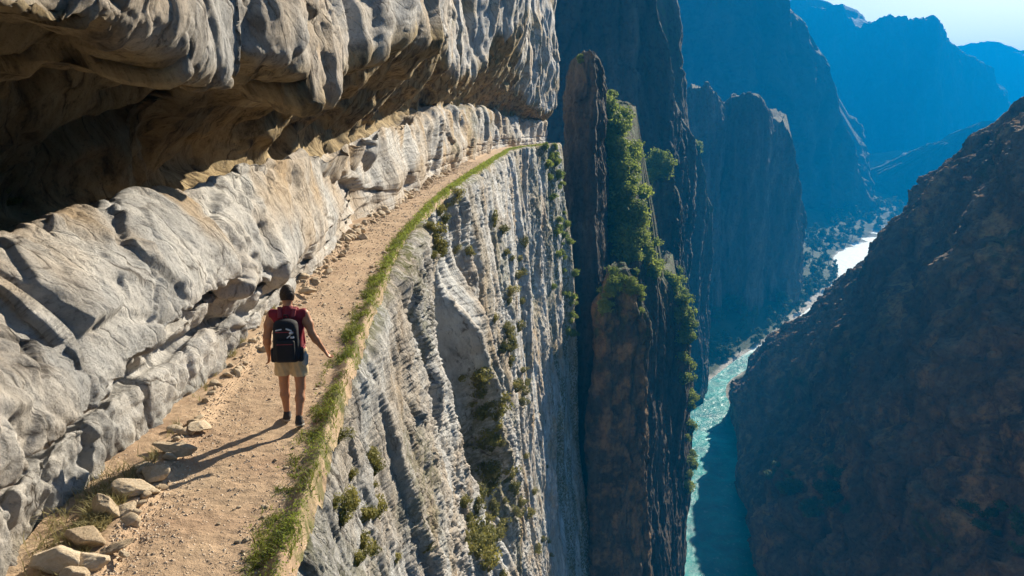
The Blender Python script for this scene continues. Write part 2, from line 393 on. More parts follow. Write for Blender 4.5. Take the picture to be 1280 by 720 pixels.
d -= .45*rec*sstep(.05, .45, fbm(S2*.55, arc*.5, o=3, seed=49))
d += rec*relief(S2, arc, (.9, .35), (.12, .08), 1., 441, step=.8)*sstep(9.6, 10.4, tt)
d += .13*low*facets(S2*.8, arc*.35, 305, .3, 1., .6)
def gss(x, c, s_): return np.exp(-((x-c)/s_)**2)
ck = .6+.8*sstep(-.3, .3, fbm(S2*.7, S2*0, o=3, seed=47)); ck2 = .5+.8*sstep(-.3, .3, fbm(S2*.6, S2*0+7, o=3, seed=48))
d -= .22*gss(tt, 5.0+.18*fbm(S2*1.0, S2*0, o=4, seed=45), .16)*ck*(1-.5*sstep(15, 25, S2))
d -= .13*gss(tt, 3.0+.25*fbm(S2*1.1, S2*0+4, o=4, seed=46), .22)*ck2*(1-.5*sstep(15, 25, S2))
# vertical grooves that cut the overhanging mass
d -= .6*gss(S2, 17.6, .35)*sstep(11.2, 12.5, tt)
d -= .9*gss(S2, 25.5, .8)*sstep(11.5, 13, tt)+1.6*gss(S2, 37, 1.5)*sstep(12, 14, tt)
d = blur(d, 1)+blur(fine_, 1)*(1-.5*rec); d += .009*np.clip(D2/10, .6, 4)*fbm(S2*26/fo, arc*30/fo, o=3, seed=4, g=.8)
d *= sstep(0, 1.2, tt)*(1-.8*sstep(15.3, 16, tt))
G += nrm*d[..., None]
ochre = sstep(8.9, 9.5, tt+.4*fbm(S2*.5, arc*.5, o=3, seed=21))*(1-sstep(11.8, 12.5, tt+.5*fbm(S2*.6, arc*.6, o=3, seed=22)))
ochre = np.clip(ochre+.7*sstep(.15, .5, fbm(S2*.16, arc*.22, o=4, seed=24))*sstep(18, 24, S2)*sstep(10, 13, tt), 0, 1)
warm = sstep(-.08, .42, fbm(S2*.35, arc*.3, o=4, seed=23))*sstep(6.5, 7.6, tt)*(1-sstep(8.8, 9.4, tt))
warm = np.clip(warm + .6*sstep(.1, .5, fbm(S2*.12, arc*.2, o=3, seed=29))*sstep(22, 40, S2)*(1-sstep(8.6, 9.5, tt)), 0, 1)
moss = np.clip(.7*(1-sstep(.5, 1.6, tt))+.5*sstep(.2, .6, fbm(S2*.15, arc*.2, o=3, seed=26))*sstep(30, 60, S2), 0, 1)
me = mesh_raw('rock_wall', G, grid_faces(nS, len(tr)), M_wall, True, {'ochre': ochre, 'warm': warm, 'moss': moss, 'sa': rot2(60)[0], 'sb': rot2(60)[1]})
structure('rock_wall', me, 'overhanging grey and ochre limestone wall rising from the inner side of the path')
WALL = G

# ------------------------------------------------------------------ cliff below the path
rows_v, rows_c = 560, 40
Dv = .64*dist+3
r1 = (np.arange(rows_v)/rows_v)[None, :]
dpt = np.concatenate([Dv[:, None]*(r1*.75+.25*r1**2), Dv[:, None]+(185-Dv[:, None])*np.linspace(0, 1, rows_c)[None, :]**1.3], 1)
edge_in = -.12
off = .075*dpt+.10*sstep(0, .5, dpt)-.02*np.maximum(dpt-90, 0)
off += edge_in*(1-sstep(0, .15, dpt))
S2 = SS[:, None]+0*dpt; D2 = dist[:, None]+0*dpt
lean = lambda s: .85*(1-sstep(25, 112, s))
s0 = S2.copy()
for _ in range(12): s0 = .5*s0+.5*(S2-lean(s0)*np.minimum(dpt, 90))
fo = np.clip(D2/10, .8, 5)
cx = rout[:, None, 0]+nout[:, None, 0]*off; cyy = rout[:, None, 1]+nout[:, None, 1]*off
G = np.stack([cx, cyy, PATHZ-.05-dpt], -1)
nrm = grid_normals(G); nrm *= np.sign((nrm[..., :2]*nout[:, None, :]).sum(-1).mean())
warp = .8*fbm(s0*.12, dpt*.1, o=3, seed=61)
d = .9*fbm(S2*.07, dpt*.03, o=3, seed=51)*np.clip(D2/30, .3, 1.6)
s0r = s0; s0w = s0+.25*fbm(s0*.5, dpt*.3, o=3, seed=60)
fl1 = rid((s0+warp*.5)*.16, dpt*.012, o=2, seed=52); d += .45*(fl1-.4)*np.clip(D2/30, .3, 1.5)
fl2 = rid(s0w*.5, dpt*.03, o=2, seed=53); d += .11*(fl2-.3)*np.clip(D2/22, .35, 1.6)
far2 = 1+.8*sstep(60, 105, S2); nr_ = 1-sstep(18, 40, D2)
d += relief(s0, dpt, (9., 3.4), (.035, .075), 5., 501, crack=.06)*np.clip(D2/30, .35, 1)*far2
d += relief(s0, dpt, (1.5, .6), (.095, .10), 4.5, 511)*(.75+.25*far2)
fmask = .3+1.0*sstep(-.3, .35, fbm(S2*.11, dpt*.10, o=4, seed=530))
fine_ = fmask*relief(s0, dpt, (.42, .17), (.19, .20), 2.6, 521)+.5*relief(S2*.8+dpt*.6, dpt*.8-S2*.6, (.8, .3, .09), (.09, .12, .15), 1.3, 541)
d += .05*far2*(rid(s0*1.1, dpt*.05, o=2, seed=358)-.2)+.018*rid(s0*4.2, dpt*.2, o=2, seed=359)+.12*(far2-1)*rid(s0*.8, dpt*.03, o=3, seed=361)
# hand-placed grooves and the big flake
d -= 1.15*gss(s0, 19.2, .75)*sstep(.3, 1.2, dpt)*(1-sstep(7, 10, dpt))
d -= 2.0*gss(s0, 29.5, 1.7)*sstep(1, 4, dpt)*(1-sstep(17, 24, dpt))
flake = sstep(31.3, 32.6, s0)*(1-sstep(36.5, 39.5, s0))*sstep(3, 7, dpt)*(1-sstep(18.5, 19.6, dpt+.5*warp))
d += 1.5*flake
d -= 1.3*gss(s0, 34.5, 3)*sstep(18.8, 20, dpt)*(1-sstep(21, 26, dpt))
d -= 2.2*gss(s0, 62, 1.6)*sstep(2, 10, dpt)+2.6*gss(s0, 88, 1.5)*sstep(30, 42, dpt)
d -= 1.3*gss(s0, 45, 1.0)*sstep(.5, 6, dpt)*(1-sstep(20, 30, dpt))
d = blur(d, 2)+fine_*np.clip(D2/14, .9, 2.2); d += .020*np.clip(D2/12, .5, 4)*fbm(s0*12/fo, dpt*7/fo, o=3, seed=56, g=.8)
d *= (.25+.75*sstep(0, .25, dpt))*(1-.6*sstep(100, 180, dpt))
G += nrm*d[..., None]
green = sstep(.2, .55, fbm(s0*.08, dpt*.06, o=4, seed=71))*.6
green += .9*gss(s0, 40, 3.2)*sstep(14, 20, dpt)+.9*sstep(118, 128, S2)*sstep(.0, .5, fbm(s0*.2, dpt*.05, o=3, seed=72)+.3)+.9*(1-sstep(.05, .45, dpt))
warm = .5*sstep(.0, .5, fbm(s0*.1, dpt*.05, o=4, seed=73))
me = mesh_raw('cliff', G, grid_faces(nS, dpt.shape[1], flip=True), M_cliff, True, {'ochre': np.clip(.5*sstep(.25, .6, fbm(s0*.2, dpt*.05, o=4, seed=74)), 0, 1), 'warm': warm, 'moss': np.clip(green, 0, 1), 'sa': s0, 'sb': dpt})
structure('cliff', me, 'sheer fluted pale limestone cliff dropping from the outer edge of the path')
CLIFF = G; CL_S0 = s0; CL_D = dpt; CL_N = nrm; CL_GREEN = green

# ------------------------------------------------------------------ path
kx = np.linspace(-.45, 1.05, 90)
base = rin[:, None, :]*(1-kx[None, :, None])+rout[:, None, :]*kx[None, :, None]
Sg = SS[:, None]+0*kx[None]; Kg = kx[None]+0*Sg
z = PATHZ + .035*fbm(base[..., 0]*.8, base[..., 1]*.8, o=4, seed=80)+.012*fbm(base[..., 0]*7, base[..., 1]*7, o=3, seed=81)
z += .10*sstep(.86, 1., Kg)*(1+.5*fbm(Sg*1.5, Kg*0, o=3, seed=82))-.25*sstep(1.0, 1.05, Kg)*(1+.8*fbm(Sg*2, Kg*0+5, o=3, seed=83))+.10*(1-sstep(.0, .14, Kg))
PG = np.dstack([base, z])
PATHG = PG
k = NB('path_dirt'); c = k.coord()
n1 = k.noise(c, .9, 6, .6); n2 = k.noise(c, 14, 7, .7); pv = k.vor(c, 22); pv2 = k.vor(c, 55)
col = k.ramp(n1, [(.3, (.36, .24, .155)), (.55, (.46, .33, .215)), (.75, (.54, .41, .28))])
col = k.mix(.75, col, k.ramp(n2, [(.3, .6), (.6, 1.)]), 'MULTIPLY')
peb = k.ramp(pv, [(.12, 1.), (.28, 0.)]); sel = k.ramp(k.noise(c, 6, 3), [(.5, 0.), (.56, .8)])
col = k.mix(k.math('MULTIPLY', peb, sel), col, (.62, .52, .42))
col = k.mix(k.math('MULTIPLY', k.attr('green'), k.ramp(k.noise(c, 5, 6, .7), [(.4, 0.), (.55, .9)])), col, (.1, .11, .03))
b = k.bump(k.math('MULTIPLY', peb, sel), .02, .8, k.bump(n2, .02, .9, k.bump(k.ramp(pv2, [(0., 1.), (.4, 0.)]), .006, .6)))
M_path = k.done(col, .95, b)
structure('path', mesh_raw('path', PG, grid_faces(nS, len(kx), flip=True), M_path, True, {'green': sstep(.88, .98, Kg)*sstep(-.3, .2, fbm(Sg*.7, Kg*0+9, o=4, seed=84))}), 'narrow tan gravel path on the ledge')

# ------------------------------------------------------------------ rock towers and far mountains
def resample(poly, n, closed=True):
    p = np.asarray(poly, float)
    if closed: p = np.vstack([p, p[:1]])
    L = np.concatenate([[0], np.cumsum(np.linalg.norm(np.diff(p[:, :2], axis=0), axis=1))])
    t = np.interp(np.linspace(0, L[-1], n, endpoint=not closed), L, np.arange(len(L)))
    i = np.minimum(t.astype(int), len(p)-2); f = (t-i)[:, None]
    return p[i]*(1-f)+p[i+1]*f
def tower(name, poly, mat, label, seed, batter=.05, na=420, nt=300, big=6., lam=28., z0=-186., cap=6., capz=0., moss=0., ochre=0., topn=.3, rough=1., jag=0.):
    """a rock mass: the outline of its top is given, the walls widen downwards"""
    p = resample(poly, na); ctr = p[:, :2].mean(0)
    k5 = max(2, na//160)
    ker = np.hanning(k5*2+1); ker /= ker.sum()
    p = np.stack([np.convolve(np.concatenate([p[-k5:, c], p[:, c], p[:k5, c]]), ker, 'valid') for c in range(3)], 1)
    t2 = np.roll(p[:, :2], -1, 0)-np.roll(p[:, :2], 1, 0); t2 /= np.linalg.norm(t2, axis=1, keepdims=True)
    n2 = np.stack([t2[:, 1], -t2[:, 0]], 1)
    if ((p[:, :2]-ctr)*n2).sum() < 0: n2 = -n2
    arcL = np.concatenate([[0], np.cumsum(np.linalg.norm(np.diff(p[:, :2], axis=0), axis=1))])
    tops = p[:, 2]+big*.5*facets(arcL/(lam*.35), arcL*0+seed*.37, seed+60, .6, 1.)+topn*lam*.5*rid(p[:, 0]/lam, p[:, 1]/lam, o=4, seed=seed+3)
    tops = tops+jag*(rid(arcL/(lam*.12), arcL*0+seed, o=4, seed=seed+8, g=.7)+.4*np.sign(gn(arcL/(lam*.2), arcL*0+.5, seed=seed)))
    t = np.linspace(0, 1, nt)[None, :]; T = tops[:, None]
    Z = z0+(T-z0)*t; H = T-Z
    off = batter*H-cap*np.exp(-H/cap)*1.0
    X = p[:, None, 0]+n2[:, None, 0]*off; Y = p[:, None, 1]+n2[:, None, 1]*off
    d = big*.8*fbm(X/lam/2.2, Y/lam/2.2, Z/lam/7, o=3, seed=seed)
    d += big*.75*(rid(X/lam, Y/lam, Z/lam/7, o=3, seed=seed+1)-.3)
    d += big*.28*rid(X/lam*3.3, Y/lam*3.3, Z/lam/1.6, o=4, seed=seed+2)*rough
    d += big*.16*fbm(X/lam*9, Y/lam*9, Z/lam*4, o=4, seed=seed+4)*rough
    AL = arcL[:, None]+0*Z
    d += big*rough*relief(AL, -Z, (lam*.9, lam*.33, lam*.12, lam*.05), tuple(q/lam*1.0 for q in (.30, .34, .32, .26)), 2.6, seed+40, crack=.12)
    st = gn(Z/lam*.9+.6*fbm(X/lam*.6, Y/lam*.6, o=2, seed=seed+6), X*0+seed, seed=seed+5)
    d += big*.25*np.clip(st*3, -.5, .5)
    d *= (1-.5*np.exp(-H/cap))
    W = np.stack([X+n2[:, None, 0]*d, Y+n2[:, None, 1]*d, Z+.0*d], -1)
    u = np.linspace(0, 1, 26)[None, 1:]; e = W[:, -1:, :]
    cz = p[:, 2].max()+capz
    cc = np.array([ctr[0], ctr[1]])
    Xc = e[..., 0]*(1-u)+cc[0]*u; Yc = e[..., 1]*(1-u)+cc[1]*u
    Zc = e[..., 2]*(1-u)+(cz)*u + cap*.4*np.sqrt(u)*(1-u)+ lam*.12*u*(1-u)*4*fbm(Xc/lam*2, Yc/lam*2, o=4, seed=seed+9)
    A = np.concatenate([W, np.stack([Xc, Yc, Zc], -1)], 1)
    mo = np.concatenate([moss*np.exp(-H/(cap*4))+.0*d, 0*u+0*e[..., 0]+min(1, moss*2)], 1)
    oc = np.concatenate([ochre+0*d, 0*u+0*e[..., 0]], 1)
    F = grid_faces(na, A.shape[1], loop=True)
    o = structure(name, mesh_raw(name, A, F, mat, True, {'moss': mo, 'ochre': oc}), label)
    me = o.data; me.flip_normals() if me.polygons[na].normal.dot(Vector((*(n2[(na) // A.shape[1] if False else 0]), 0))) < 0 else None
    return A
def PP(*a, zmax=1e9):
    r_ = [P(*q) for q in a]
    return [(x, y, min(z, zmax)) for x, y, z in r_]
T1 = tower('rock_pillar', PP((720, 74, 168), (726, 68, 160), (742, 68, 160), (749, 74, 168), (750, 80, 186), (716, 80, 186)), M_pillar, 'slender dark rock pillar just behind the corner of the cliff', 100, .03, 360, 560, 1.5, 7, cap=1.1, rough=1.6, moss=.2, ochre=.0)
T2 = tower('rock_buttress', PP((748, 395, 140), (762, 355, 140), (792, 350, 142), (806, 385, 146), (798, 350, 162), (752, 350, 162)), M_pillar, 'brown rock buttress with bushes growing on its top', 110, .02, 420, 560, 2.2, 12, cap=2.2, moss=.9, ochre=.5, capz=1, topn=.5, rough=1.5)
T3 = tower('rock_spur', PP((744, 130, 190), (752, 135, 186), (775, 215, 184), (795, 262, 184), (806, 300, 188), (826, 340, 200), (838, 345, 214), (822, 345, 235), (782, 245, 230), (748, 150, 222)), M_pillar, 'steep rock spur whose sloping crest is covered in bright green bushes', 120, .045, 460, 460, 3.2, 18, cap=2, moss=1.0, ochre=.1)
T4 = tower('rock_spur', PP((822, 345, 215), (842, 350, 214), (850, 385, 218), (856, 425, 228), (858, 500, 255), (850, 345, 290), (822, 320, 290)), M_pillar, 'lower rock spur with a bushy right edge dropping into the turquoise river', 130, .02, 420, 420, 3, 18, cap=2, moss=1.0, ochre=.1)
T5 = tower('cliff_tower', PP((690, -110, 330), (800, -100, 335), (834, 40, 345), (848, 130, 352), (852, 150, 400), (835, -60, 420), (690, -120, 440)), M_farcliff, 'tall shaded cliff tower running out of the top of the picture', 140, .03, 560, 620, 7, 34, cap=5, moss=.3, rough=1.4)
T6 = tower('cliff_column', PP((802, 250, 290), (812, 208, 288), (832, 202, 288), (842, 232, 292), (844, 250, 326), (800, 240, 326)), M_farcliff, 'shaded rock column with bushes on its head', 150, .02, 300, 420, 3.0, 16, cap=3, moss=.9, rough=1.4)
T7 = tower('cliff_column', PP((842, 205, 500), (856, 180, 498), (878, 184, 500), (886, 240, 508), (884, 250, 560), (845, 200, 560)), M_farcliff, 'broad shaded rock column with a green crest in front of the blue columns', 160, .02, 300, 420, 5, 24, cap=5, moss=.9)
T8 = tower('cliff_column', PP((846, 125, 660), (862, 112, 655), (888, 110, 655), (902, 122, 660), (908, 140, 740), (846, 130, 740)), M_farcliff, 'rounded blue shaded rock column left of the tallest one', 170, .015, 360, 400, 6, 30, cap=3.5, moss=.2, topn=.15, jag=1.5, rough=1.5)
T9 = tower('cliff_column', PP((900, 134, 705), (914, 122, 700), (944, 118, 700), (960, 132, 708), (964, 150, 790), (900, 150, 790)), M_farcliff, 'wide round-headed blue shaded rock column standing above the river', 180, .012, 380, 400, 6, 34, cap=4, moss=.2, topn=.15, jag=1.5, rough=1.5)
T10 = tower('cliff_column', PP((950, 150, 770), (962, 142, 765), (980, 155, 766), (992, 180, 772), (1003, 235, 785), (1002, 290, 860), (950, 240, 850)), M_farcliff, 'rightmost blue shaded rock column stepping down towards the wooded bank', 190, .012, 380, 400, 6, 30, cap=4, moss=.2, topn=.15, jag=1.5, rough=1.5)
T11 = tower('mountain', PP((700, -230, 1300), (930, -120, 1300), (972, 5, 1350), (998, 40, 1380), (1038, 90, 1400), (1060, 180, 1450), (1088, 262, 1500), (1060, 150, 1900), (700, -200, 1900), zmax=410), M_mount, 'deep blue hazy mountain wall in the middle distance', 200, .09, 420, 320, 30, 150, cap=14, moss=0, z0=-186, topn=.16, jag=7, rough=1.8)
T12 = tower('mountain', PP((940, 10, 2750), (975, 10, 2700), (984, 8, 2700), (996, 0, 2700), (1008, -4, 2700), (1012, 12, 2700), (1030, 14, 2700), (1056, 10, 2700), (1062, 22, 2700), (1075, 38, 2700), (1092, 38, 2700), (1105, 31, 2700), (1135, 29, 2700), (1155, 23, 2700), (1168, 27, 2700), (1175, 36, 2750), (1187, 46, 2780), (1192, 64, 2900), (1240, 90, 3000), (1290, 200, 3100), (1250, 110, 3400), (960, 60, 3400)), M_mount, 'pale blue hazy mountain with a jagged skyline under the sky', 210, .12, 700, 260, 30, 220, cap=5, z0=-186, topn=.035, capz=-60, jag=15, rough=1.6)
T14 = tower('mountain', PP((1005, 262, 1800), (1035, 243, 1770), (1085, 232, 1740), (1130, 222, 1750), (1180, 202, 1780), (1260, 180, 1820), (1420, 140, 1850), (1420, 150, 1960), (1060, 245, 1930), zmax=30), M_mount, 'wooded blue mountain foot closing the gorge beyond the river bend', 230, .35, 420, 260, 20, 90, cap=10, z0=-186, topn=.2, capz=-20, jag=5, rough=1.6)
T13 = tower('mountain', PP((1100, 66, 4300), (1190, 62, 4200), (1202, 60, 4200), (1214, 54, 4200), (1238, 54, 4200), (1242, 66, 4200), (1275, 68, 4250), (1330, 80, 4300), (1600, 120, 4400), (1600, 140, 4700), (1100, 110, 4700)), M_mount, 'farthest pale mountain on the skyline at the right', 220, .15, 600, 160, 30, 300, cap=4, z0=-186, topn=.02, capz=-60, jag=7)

# ------------------------------------------------------------------ ridge on the right
f_px = [onz(947, 720, RIVER), onz(939, 651, RIVER), onz(921, 600, RIVER), onz(919, 545, RIVER), onz(912, 512, RIVER), onz(934, 466, RIVER), onz(975, 440, RIVER)]
foot = [(120, -400), (92, -200), (84, 0), (86, 130), (92, 220)]+f_px
crest = [(420, -420, 170), (330, -250, 150), (300, -80, 130), (275, 80, 105), P(1560, -90, 215), P(1400, 25, 275), P(1290, 112, 322), P(1204, 200, 368), P(1148, 265, 412), P(1086, 348, 468), P(1030, 420, 535), P(1005, 446, 590)]
foot = np.array([(x, y, RIVER-2) for x, y in foot]); crest = np.array(crest)
back = crest+np.array([[200, 60, 0]])*np.linspace(1.3, .35, len(crest))[:, None]; back[:, 2] = RIVER-3
nq = 760; q = np.interp(np.linspace(0, 1, nq), [0, .18, 1], [0, 3.5, len(foot)-1])
Fq, Cq, Bq = catmull(foot, q), catmull(crest, q), catmull(back, q)
t = np.linspace(0, 1, 560)[None, :, None]
tb = np.linspace(0, 1, 90)[None, 1:, None]
bulge = np.sin(math.pi*t)*0
hz = t**1.18
A = np.concatenate([Fq[:, None, :2]*(1-hz)+Cq[:, None, :2]*hz, Fq[:, None, 2:]*(1-t)+Cq[:, None, 2:]*t], -1)
Bk = Cq[:, None]*(1-tb)+Bq[:, None]*tb
A = np.concatenate([A, Bk], 1)
nr = grid_normals(A); nr *= np.sign(-nr[200:600, 100:400, 0].mean())
X, Y, Z = A[..., 0], A[..., 1], A[..., 2]
hh = (Z-RIVER)
sl = Y*.8+Z*.6; ac = Z*.8-Y*.6
d = 9*fbm(X/70, Y/70, Z/50, o=3, seed=301)+5.5*(rid(sl/34, ac/90, X/90, o=3, seed=302)-.3)
d += 3.0*rid(ac/16, sl/55, X/30, o=4, seed=303)
d += relief(ac, sl, (26, 11, 4.6, 1.9, .8), (.13, .22, .27, .28, .24), 2.0, 601, crack=.25)
d += .5*fbm(X/1.6, Y/1.6, Z/1.6, o=3, seed=315, g=.7)
d += 1.5*rid(sl/9, ac/60, X/30, o=3, seed=314)
d += .9*fbm(X/4, Y/4, Z/4, o=5, seed=308, g=.62)
d *= sstep(-2, 14, hh)*.85+.15
cr = np.concatenate([t[0, :, 0]*0, tb[0, :, 0]*0])[None]; kk = np.arange(A.shape[1])[None]
d *= 1-.62*np.exp(-((kk-560)/26.)**2)
A = A+nr*d[..., None]
och = np.clip(sstep(-.1, .5, fbm(sl/40, ac/20, o=4, seed=310))+.15, 0, 1)
mo = sstep(.2, .6, fbm(Y/50, Z/30, o=4, seed=311))*.7
M_r = M_ridge
structure('ridge', mesh_raw('ridge', A, grid_faces(nq, A.shape[1], flip=True), M_r, True, {'moss': mo, 'ochre': och}), 'steep shaded brown mountainside filling the right of the view')
RIDGE = A

# ------------------------------------------------------------------ valley floor and river
lb = [onz(*p, RIVER) for p in [(800, 1400), (838, 860), (845, 720), (850, 655), (868, 600), (860, 540), (864, 500), (884, 480), (926, 448), (962, 426), (1000, 398), (1038, 366), (1050, 346), (1046, 330)]]
rb = [onz(*p, RIVER) for p in [(1180, 1400), (985, 860), (965, 720), (950, 655), (935, 600), (925, 545), (908, 508), (906, 480), (940, 456), (985, 432), (1020, 408), (1058, 376), (1078, 348), (1070, 330)]]
lb = [(20, -150), (30, 60)]+lb+[(lb[-1][0]+80, lb[-1][1]+150), (900, 1700), (1300, 1900)]
rb = [(110, -150), (100, 60)]+rb+[(rb[-1][0]+90, rb[-1][1]+100), (920, 1620), (1300, 1780)]
lb, rb = np.array(lb), np.array(rb)
qq = np.linspace(0, len(lb)-1, 700)
L, R = catmull(lb, qq), catmull(rb, qq)
vv = np.linspace(-.15, 1.15, 60)
RG = L[:, None]*(1-vv[None, :, None])+R[:, None]*vv[None, :, None]
rapid = sstep(585, 660, RG[..., 1])*(1-sstep(1500, 1700, RG[..., 1]))
Zr = RIVER+.12*fbm(RG[..., 0]/5, RG[..., 1]/5, o=3, seed=401)+.25*rapid*fbm(RG[..., 0]/6, RG[..., 1]/6, o=3, seed=402)
edge = np.clip(1-np.minimum(vv, 1-vv)/.12, 0, 1)[None]+0*rapid
k = NB('river_water'); c = k.coord()
n1 = k.noise(c, .055, 5, .6, .6); rip = k.noise(c, .55, 6, .7, .8); rp2 = k.noise(c, .16, 6, .65, 1.0)
col = k.ramp(n1, [(.3, (.001, .13, .16)), (.55, (.003, .28, .28)), (.75, (.02, .45, .42))])
foam = k.math('ADD', k.math('MULTIPLY', k.attr('rapid'), .40), k.math('MULTIPLY', k.attr('edge'), .12))
ff = k.ramp(k.math('ADD', foam, k.math('MULTIPLY', rp2, .62)), [(.47, 0.), (.62, .6), (.8, 1.)])
fleck = k.ramp(rip, [(.58, 0.), (.68, .8)])
ff = k.mix(1., ff, fleck, 'ADD') if False else k.math('MAXIMUM', ff, k.math('MULTIPLY', fleck, .42))
col = k.mix(ff, col, (.78, .86, .84))
k.b.inputs['Specular IOR Level'].default_value = .12
m_water = k.done(col, k.ramp(ff, [(0., .3), (1., .8)]), k.bump(rip, .6, .5, k.bump(rp2, 1.0, .6)))
structure('river', mesh_raw('river', np.dstack([RG, Zr]), grid_faces(len(qq), len(vv), flip=True), m_water, True, {'rapid': rapid, 'edge': edge}), 'turquoise river with white rapids at the bottom of the gorge')
# valley floor sheet, carved under the river
yy = np.concatenate([np.linspace(-900, 200, 30), 200+np.cumsum(np.full(240, 3.2)), ]); yy = np.concatenate([yy, yy[-1]+np.cumsum(np.linspace(3.5, 40, 160))]); yy = np.concatenate([yy, np.linspace(yy[-1]+60, 6500, 30)])
uu = np.linspace(-.45, .95, 420)
Yg, Ug = np.meshgrid(yy, uu, indexing='ij'); Xg = Ug*np.maximum(Yg+300, 400)*1.0-60
Xg = Ug*np.maximum(np.abs(Yg), 420)*1.05
cen = (L+R)/2; hw = np.linalg.norm(R-L, axis=1)/2
pts = np.stack([Xg.ravel(), Yg.ravel()], 1); best = np.full(len(pts), 1e9); side = np.zeros(len(pts))
csub = cen[::5]; hsub = hw[::5]; tang = np.gradient(csub, axis=0)
for i in range(len(csub)):
    v_ = pts-csub[i]; dd = np.hypot(v_[:, 0], v_[:, 1])-hsub[i]
    m = dd < best; best[m] = dd[m]; side[m] = (tang[i, 0]*v_[m, 1]-tang[i, 1]*v_[m, 0])
best = best.reshape(Xg.shape); side = np.sign(side.reshape(Xg.shape))
slope = np.where(side > 0, .42, .25)*sstep(300, 620, Yg)+.05
Zg = RIVER-2.5+2.6*sstep(-3, 3, best)+1.0*sstep(0, 8, best)+slope*np.maximum(best-6, 0)**.97
Zg = np.minimum(Zg, RIVER+95+30*fbm(Xg/200, Yg/200, o=3, seed=412))
Zg += 3.5*fbm(Xg/30, Yg/30, o=4, seed=411)*sstep(4, 40, best)+.5*fbm(Xg/4, Yg/4, o=3, seed=413)*sstep(-2, 4, best)
Zg = np.where(Yg > 2300, np.minimum(Zg, RIVER+60), Zg)
k = NB('valley_ground'); c = k.coord(); n = k.noise(c, .35, 7, .7); n2 = k.noise(c, .05, 5)
col = k.mix(k.attr('shore'), k.ramp(n2, [(.35, (.03, .05, .02)), (.6, (.055, .075, .035)), (.75, (.10, .10, .06))]), k.ramp(n, [(.35, (.3, .27, .22)), (.65, (.6, .56, .5))]))
M_ground = k.done(col, .95, k.bump(n, 1.2, .9))
gme = mesh_raw('ground', np.stack([Xg, Yg, Zg], -1), grid_faces(*Xg.shape), M_ground, True, {'shore': (1-sstep(2, 6, best+3*fbm(Xg/12, Yg/12, o=3, seed=414)))})
if gme.polygons[1000].normal.z < 0: gme.flip_normals()
structure('ground', gme, 'valley floor and pebble shores beside the river')

# ------------------------------------------------------------------ haze
def box_mesh(x0, x1, y0, y1, z0, z1):
    V = [(x, y, z) for x in (x0, x1) for y in (y0, y1) for z in (z0, z1)]
    return mesh_raw('haze', V, [(0, 1, 3, 2), (4, 6, 7, 5), (0, 4, 5, 1), (2, 3, 7, 6), (0, 2, 6, 4), (1, 5, 7, 3)], smooth=False)
hz = box_mesh(-2200, 7500, -1200, 7200, -200, 480)
hm = bpy.data.materials.new('haze'); hm.use_nodes = True; ht = hm.node_tree; ht.nodes.clear()
ho = ht.nodes.new('ShaderNodeOutputMaterial'); pv = ht.nodes.new('ShaderNodeVolumePrincipled'); ht.links.new(pv.outputs[0], ho.inputs['Volume'])
pv.inputs['Density'].default_value = .00027; pv.inputs['Color'].default_value = (.0, .40, .98, 1); pv.inputs['Anisotropy'].default_value = 0
hz.materials.append(hm); structure('haze', hz, 'blue air filling the gorge', 'stuff')

# ------------------------------------------------------------------ plants
def leaf_mat(name, a, b, tr=.35):
    k = NB(name); c = k.coord(); n = k.noise(c, 3., 4)
    oi = k.n('ObjectInfo'); f = k.math('ADD', k.math('MULTIPLY', n, .7), k.math('MULTIPLY', oi.outputs['Random'], .35))
    col = k.ramp(f, [(.25, a), (.75, b)])
    k.l(col, k.b.inputs['Base Color']); k.b.inputs['Roughness'].default_value = .7
    t_ = k.n('BsdfTranslucent'); k.l(col, t_.inputs[0]); mx = k.n('MixShader'); mx.inputs[0].default_value = tr
    k.l(k.b.outputs[0], mx.inputs[1]); k.l(t_.outputs[0], mx.inputs[2]); k.l(mx.outputs[0], k.out.inputs[0])
    return k.m
M_leaf = leaf_mat('leaf_green', (.11, .16, .025), (.33, .38, .07), .5)
M_leaf2 = leaf_mat('leaf_tree', (.04, .065, .025), (.13, .17, .07), .3)
M_leaf3 = leaf_mat('leaf_dry', (.10, .11, .03), (.34, .30, .08))
M_grass = leaf_mat('grass_blade', (.07, .11, .015), (.32, .31, .06), .45)
M_strawg = leaf_mat('dry_grass', (.22, .2, .08), (.42, .36, .18), .3)
M_bark = simple('bark', (.13, .095, .065), .9)
def leaves(rng, n, blobs, ls):
    """n leaf-clump quads scattered through the outer volume of several blobs"""
    V = []; bl = np.array(blobs); wts = bl[:, 3]**2; wts = wts/wts.sum()
    ch = rng.choice(len(bl), n, p=wts)
    dv = rng.normal(size=(n, 3)); dv /= np.linalg.norm(dv, axis=1, keepdims=True)
    rr = rng.uniform(.3, 1.0, n)**.6
    p = bl[ch, :3]+dv*(bl[ch, 3]*rr)[:, None]*np.array([1, 1, .8])
    nrm_ = dv*.8+rng.normal(size=(n, 3))*.5+np.array([0, 0, .3]); nrm_ /= np.linalg.norm(nrm_, axis=1, keepdims=True)
    a = np.cross(nrm_, rng.normal(size=(n, 3))); a /= np.linalg.norm(a, axis=1, keepdims=True); b = np.cross(nrm_, a)
    s1 = (ls*rng.uniform(.5, 1.3, n))[:, None]; s2 = s1*rng.uniform(.45, .9, (n, 1))
    V = np.stack([p-a*s1, p-b*s2+nrm_*s1*.15, p+a*s1, p+b*s2+nrm_*s1*.15], 1).reshape(-1, 3)
    F = np.arange(4*n).reshape(-1, 4)
    return V, F
